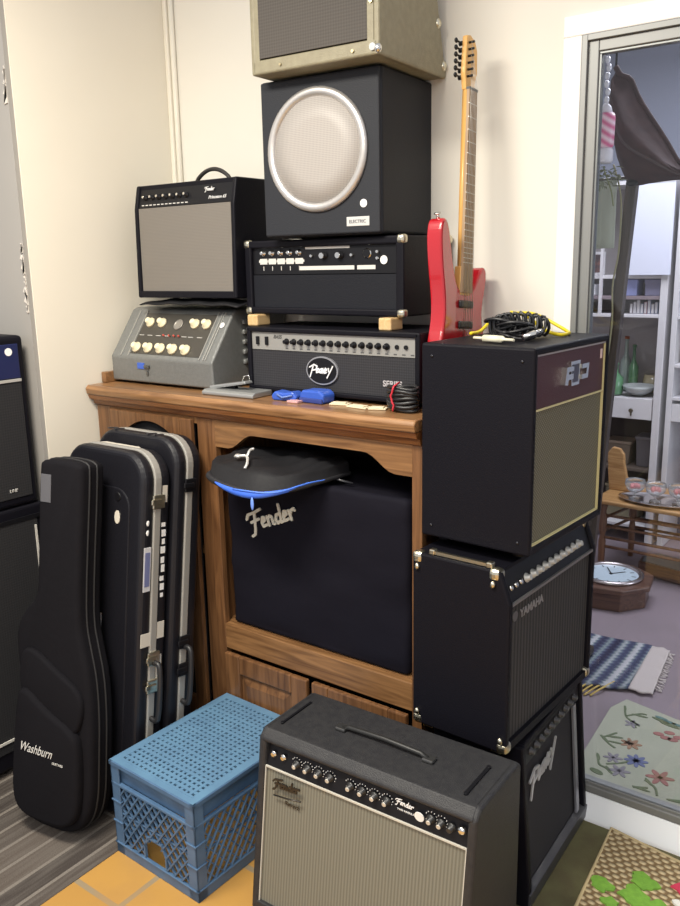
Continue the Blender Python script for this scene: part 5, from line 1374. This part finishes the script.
# shelf contents
GG = mat('green_bottle_glass', (.12, .26, .14), .15, coat=.5); 
def bottle(x, y, z, h, r, m_, label, cap=None):
    t = thing('bottle', (x, y, z), label, 'bottle', 0, 'bottles in the display cabinet')
    MB().lathe([(r * .9, 0), (r, .01), (r, h * .55), (r * .35, h * .72), (r * .3, h * .95), (r * .38, h)], n=16).build('bottle_glass', m_, t)
    MB().cyl((0, 0, h), (0, 0, 1), r * .42, h * .05, 12).build('stopper', cap or m_, t)
zs = .8525
bottle(-1.560, YB + .06, zs, .17, .045, GG, 'squat green glass bottle at the left in the display cabinet')
bottle(-1.500, YB + .19, zs, .26, .028, mat('dark_green_glass', (.07, .17, .08), .15, coat=.5), 'tall slim green glass bottle in the display cabinet')
bottle(-1.562, YB + .24, zs, .30, .032, mat('pale_clear_glass', (.32, .38, .34), .12, coat=.5), 'tall pale bottle with reddish-brown stopper in the display cabinet', mat('brown_cork', (.32, .10, .05), .5))
o = MB().ball((0, 0, .031), .026, .026, .032, 12, 10).build('figurine', mat('russet_ceramic', (.30, .09, .05), .4)); 
o.location = (-1.64, YB + .20, zs + .0); tag(o, 'small russet ceramic ornament behind the squat green bottle', 'ornament')
o = MB().lathe([(.001, 0), (.04, 0), (.07, .02), (.095, .055), (.090, .055), (.066, .024), (.001, .006)], n=28).build('glass_dish', mat('cut_glass', (.42, .44, .44), .12, coat=.6)); o.location = (-1.432, YB + .090, zs); tag(o, 'wide shallow cut-glass dish in the display cabinet beside the bottles', 'dish')
o = MB().lathe([(.001, 0), (.05, 0), (.06, .05), (.05, .10), (.045, .10)], n=20).build('glass_vase', mat('amber_glass', (.40, .34, .22), .2, coat=.5)); o.location = (-1.40, YB + .240, zs); tag(o, 'low amber glass jar behind the cut-glass dish', 'jar')
cols = [(.26, .22, .24), (.42, .40, .44), (.50, .48, .52), (.24, .30, .40), (.45, .22, .24), (.30, .34, .50), (.38, .35, .40), (.20, .25, .36), (.50, .45, .42)]
for i in range(8):
    hgt = .055 + .02 * ((i * 7) % 3) / 2; x = -1.49 + i * .0195
    t_ = thing('book', (x, YB + .12, 1.3118), 'thin book standing in the row on the middle shelf of the display cabinet', 'book', 0, 'books in the display cabinet')
    MB().box(-.0085, .0085, -.07, .07, 0, hgt, .002).build('book_cover', mat('book_cloth_%s' % 'abcdefgh'[i], cols[i], .6), t_)
    MB().box(-.006, .006, -.0708, .069, .003, hgt - .003).build('page_block', WS, t_)
for i, (x, w, hgt, c, lab) in enumerate(((-1.50, .075, .085, (.30, .33, .62), 'lavender blue box on the top shelf of the display cabinet, left of the darker one'), (-1.375, .085, .085, (.24, .23, .36), 'dusky purple box on the top shelf of the display cabinet'), (-1.72, .05, .06, (.75, .75, .78), 'small white box on the upper shelf left of the dark post'))):
    z = 1.4098
    t_ = thing('storage_box', (x, YB + .10, z), lab, 'box'); MB().box(-w / 2, w / 2, -.06, .06, 0, hgt, .003).build('box_body', mat('box_card_%s' % 'abc'[i], c, .6), t_); MB().box(-w / 2 - .003, w / 2 + .003, -.063, .063, hgt - .018, hgt + .003, .002).build('box_lid', mat('box_card_%s' % 'abc'[i], c, .6), t_)
MB().box(*bx(-2.16, -1.325, YB + .01, YB + .30, 1.39, 1.409), .002).build('shelf_board', mat('mauve_board', (.22, .17, .19), .6), s1)
# framed picture at the left
pf = thing('picture_frame', (-1.745, YB + .12, 1.5218), 'small dark framed picture on the top shelf left of the dark post', 'picture')
MB().box(-.07, .07, 0, .015, 0, .13, .003).build('frame', WS, pf); MB().box(-.055, .055, -.002, .002, .015, .115).build('picture', mat('dark_print', (.06, .04, .045), .5, var=(25, (.22, .09, .07), .2)), pf)
# baskets and jumble on lower shelf
for i, (x, y, z, w, hgt, c, lab) in enumerate(((-1.535, .16, .4358, .15, .13, (.16, .12, .09), 'low wicker basket on the lower shelf of the display cabinet behind the chair'), (-1.385, .15, .4358, .09, .17, (.10, .09, .10), 'dark tin on the lower shelf beside the wicker basket'), (-1.49, .15, .1068, .20, .20, (.19, .16, .10), 'olive-brown box on the bottom board of the display cabinet'))):
    t_ = thing(('basket', 'storage_tin', 'storage_box')[i], (x, YB + y, z), lab, ('basket', 'tin', 'box')[i])
    MB().prism([(-w / 2 + .01, 0), (w / 2 - .01, 0), (w / 2, hgt), (-w / 2, hgt)], -.07, .07, 'y', .006).build('body', mat('jumble_%s' % 'abc'[i], c, .7, bump=(60, .6)), t_)
    MB().box(-w / 2 - .004, w / 2 + .004, -.074, .074, hgt - .01, hgt + .006, .003).build('rim', mat('jumble_rim_%s' % 'abc'[i], tuple(k * 1.6 for k in c), .6), t_)
for i, (x, w, hgt, c) in enumerate(((-1.19, .05, .17, (.45, .38, .22)), (-1.13, .06, .15, (.35, .40, .50)))):
    t_ = thing('jar', (x, YB + .1, 1.047), ('tall straw-coloured jar on the right-hand shelf unit', 'pale blue jar on the right-hand shelf unit')[i], 'jar'); MB().lathe([(w / 2, 0), (w / 2, hgt * .8), (w * .3, hgt * .9), (w * .3, hgt)], n=16).build('jar_body', mat('jar_%s' % 'ab'[i], c, .4), t_); MB().cyl((0, 0, hgt), (0, 0, 1), w * .33, .015, 14).build('jar_lid', WS, t_)
o = thing('clothing_bundle', (-1.268, YB + .20, 0), 'dark narrow garment hanging in the gap between the two white shelf units', 'clothing')
q = MB().grid(lambda u, v: (-.007 + .012 * u + .002 * math.sin(v * 9), -.01 + .02 * math.sin(u * 6 + v * 2) * .5, .008 + 1.15 * v), 8, 20, .005); q.build('cloth', mat('navy_cloth', (.05, .05, .10), .8), o)
MB().ball((0, -.012, 1.05), .009, .018, .05, 8, 6).build('red_tag', mat('crimson_cloth', (.40, .03, .08), .6), o)
# white sheet hung from the shelf front
ws = thing('white_panel', (-1.385, YB - .022, 1.53), 'large white blank board hung on the upper front of the display cabinet', 'board')
MB().box(-.110, .112, -.004, .010, -.008, .475, .002).build('board', mat('white_board', (.66, .68, .80), .5), ws)
MB().box(-.112, .114, -.006, .012, .466, .482, .002).build('top_batten', WS, ws)
# dark post (coat stand) with cords
PST = wood('dark_post_wood', (.035, .025, .02), (.075, .055, .042), 'Z', .4)
po = thing('wooden_post', (-1.115, 3.12, .0195), 'tall dark wooden stand pole just behind the glass door', 'post')
MB().box(-.019, .019, -.019, .019, .03, 1.90, .004).build('pole', PST, po, Matrix.Rotation(R(3.6), 4, 'Y')); MB().box(-.05, .05, -.05, .05, 0, .035, .008).build('foot_plate', PST, po)
q = MB().tube(catmull([(.055, -.03, 1.92), (.088, -.030, 1.80), (.090, -.032, 1.62), (.074, -.03, 1.5), (.078, -.03, 1.35), (.058, -.032, 1.1), (.045, -.03, .8)]), .0035, 6); q.build('cord', mat('straw_cord', (.30, .28, .16), .6), po)
# pale green hanging cloth
gc = thing('hanging_towel', (-1.088, 3.07, 1.650), 'pale sage green towel hanging left of the dark pole behind the glass', 'towel')
MB().grid(lambda u, v: (-.065 + .115 * u, .006 * math.sin(u * 14) * (1 - v * .5), .0 + .235 * v), 20, 10, .008).build('cloth', mat('sage_cloth', (.40, .43, .36), .85), gc)
MB().tube([(-.07, .004, .237), (.085, .004, .240)], .006, 8).build('rail', PST, gc)
# pink lantern with bead string and leaves
pl = thing('hanging_lantern', (-1.022, 2.88, 1.972), 'pink and white hanging lantern on a crystal bead string behind the glass', 'lantern')
q = MB().lathe([(.024, 0), (.030, .008), (.031, .095), (.027, .108)], n=24)
pm, nt, b, tc, sp = base('pink_swirl', .4)
an = math_node(nt, 'SINE', math_node(nt, 'ADD', math_node(nt, 'MULTIPLY', sp.outputs['X'], 150), math_node(nt, 'MULTIPLY', sp.outputs['Z'], 210)))
nt.links.new(mixc(nt, math_node(nt, 'ADD', math_node(nt, 'MULTIPLY', an, .5), .5), (.68, .12, .28), (.85, .62, .70)), b.inputs['Base Color']); q.build('shade', pm, pl)
q = MB().lathe([(.024, -.048), (.029, -.04), (.029, -.008), (.024, 0)], n=24).lathe([(.022, .108), (.016, .13), (.006, .14)], n=20); q.build('white_rim', mat('lantern_white', (.72, .70, .76), .4), pl)
q = MB()
for k in range(32): q.ball((.003 * math.sin(k * 2), 0, .150 + k * .0245), .009, .009, .0125, 8, 6)
q.build('bead_string', mat('crystal_bead', (.70, .70, .76), .15, coat=.8), pl)
fo = thing('trailing_plant', (-1.022, 2.88, 1.885), 'grey-green trailing foliage hanging just below the pink lantern', 'plant')
q = MB(); rnd = random.Random(5)
for k in range(70):
    c = Vector((rnd.uniform(-.055, .05), rnd.uniform(-.03, .03), rnd.uniform(-.035, .028))); d = Vector((rnd.uniform(-1, 1), rnd.uniform(-1, 1), rnd.uniform(-.8, .4))).normalized(); s = d.cross(Vector((0, 0, 1))).normalized() * .007
    e_ = c + d * .03; m_ = c + d * .014 + Vector((0, 0, .004))
    q._add([tuple(c), tuple(m_ + s), tuple(e_), tuple(m_ - s)], [(0, 1, 2, 3)])
q.build('leaves', mat('grey_green_leaf', (.20, .22, .14), .7), fo)['kind'] = 'stuff'
MB().tube(catmull([(0, 0, .03), (.01, .0, .0), (.03, 0, -.05), (.04, 0, -.10)]), .0025, 6).build('stem', mat('stem_green', (.20, .22, .10), .7), fo)
# big dark brown hanging fabric (folded parasol canopy)
cn = thing('folded_canopy', (-1.02, 3.05, 1.88), 'large dark brown fabric canopy hanging at a slant behind the top of the glass door', 'canopy')
CLX, CLZ = [-1.062, -1.052, -1.030, -.984, -.90, -.80, -.70, -.58], [2.10, 2.02, 1.94, 1.864, 1.866, 1.868, 1.855, 1.80]
CUX, CUZ = [-1.055, -1.035, -1.000, -.965, -.88, -.80, -.70, -.575], [2.255, 2.225, 2.205, 2.135, 2.01, 1.895, 1.875, 1.815]
def canf(u, v):
    x = cr1(CLX, u) * (1 - v) + cr1(CUX, u) * v + 1.02; z = cr1(CLZ, u) * (1 - v) + cr1(CUZ, u) * v - 1.88
    return (x, -.11 * math.sin(math.pi * v) * math.sin(math.pi * min(1, u + .1)) + .008 * math.sin(v * 16 + u * 3), z)
cm_ = mat('dark_brown_fabric', (.070, .034, .034), .75, bump=(50, .5), var=(25, (.048, .023, .025), .3), spec=.2)
MB().grid(canf, 24, 30, .012).build('canopy_cloth', cm_, cn)
q = MB().tube([canf(i / 20, 1.0) for i in range(21)], .010, 8, rr=[.010 for i in range(21)]); q.build('rolled_edge', cm_, cn)
q = MB().tube([canf(i / 20, .45) for i in range(21)], .005, 6); q.build('rib_seam', mat('brown_seam', (.085, .055, .057), .7), cn)
q = MB().ball((.045, -.01, -.012), .022, .018, .012, 8, 6).tube([(-.035, .0, .37), (-.033, .0, .62), (-.03, .0, 1.02)], .004, 6); q.build('tie_cord', BLACK, cn)

# ------------------------------------------------------------------ light
def area(name, loc, size, energy, col, rot=(0, 0, 0), sy=None):
    l = bpy.data.lights.new(name, 'AREA'); l.energy = energy; l.color = col; l.size = size
    if sy: l.shape = 'RECTANGLE'; l.size_y = sy
    o = bpy.data.objects.new(name, l); C.objects.link(o); o.location = loc; o.rotation_euler = rot
    return o
area('ceiling_lamp', (-1.45, .45, 2.75), 1.0, 54, (1, .93, .80), sy=.5)
area('ceiling_lamp', (.3, -.9, 2.75), 1.4, 42, (1, .95, .86), sy=.8)
area('back_room_lamp', (-1.0, 3.9, 2.8), 1.4, 34, (.90, .90, 1), sy=1.0)
area('back_room_window', (2.6, 3.6, 1.4), 1.6, 30, (.84, .88, 1), rot=(0, R(90), 0), sy=1.6)
w = bpy.data.worlds.new('world'); sc.world = w; w.use_nodes = True
w.node_tree.nodes['Background'].inputs[0].default_value = (.95, .95, 1, 1); w.node_tree.nodes['Background'].inputs[1].default_value = .42
sc.view_settings.view_transform = 'Standard'; sc.view_settings.look = 'None'; sc.view_settings.gamma = 1; sc.view_settings.exposure = 0.68
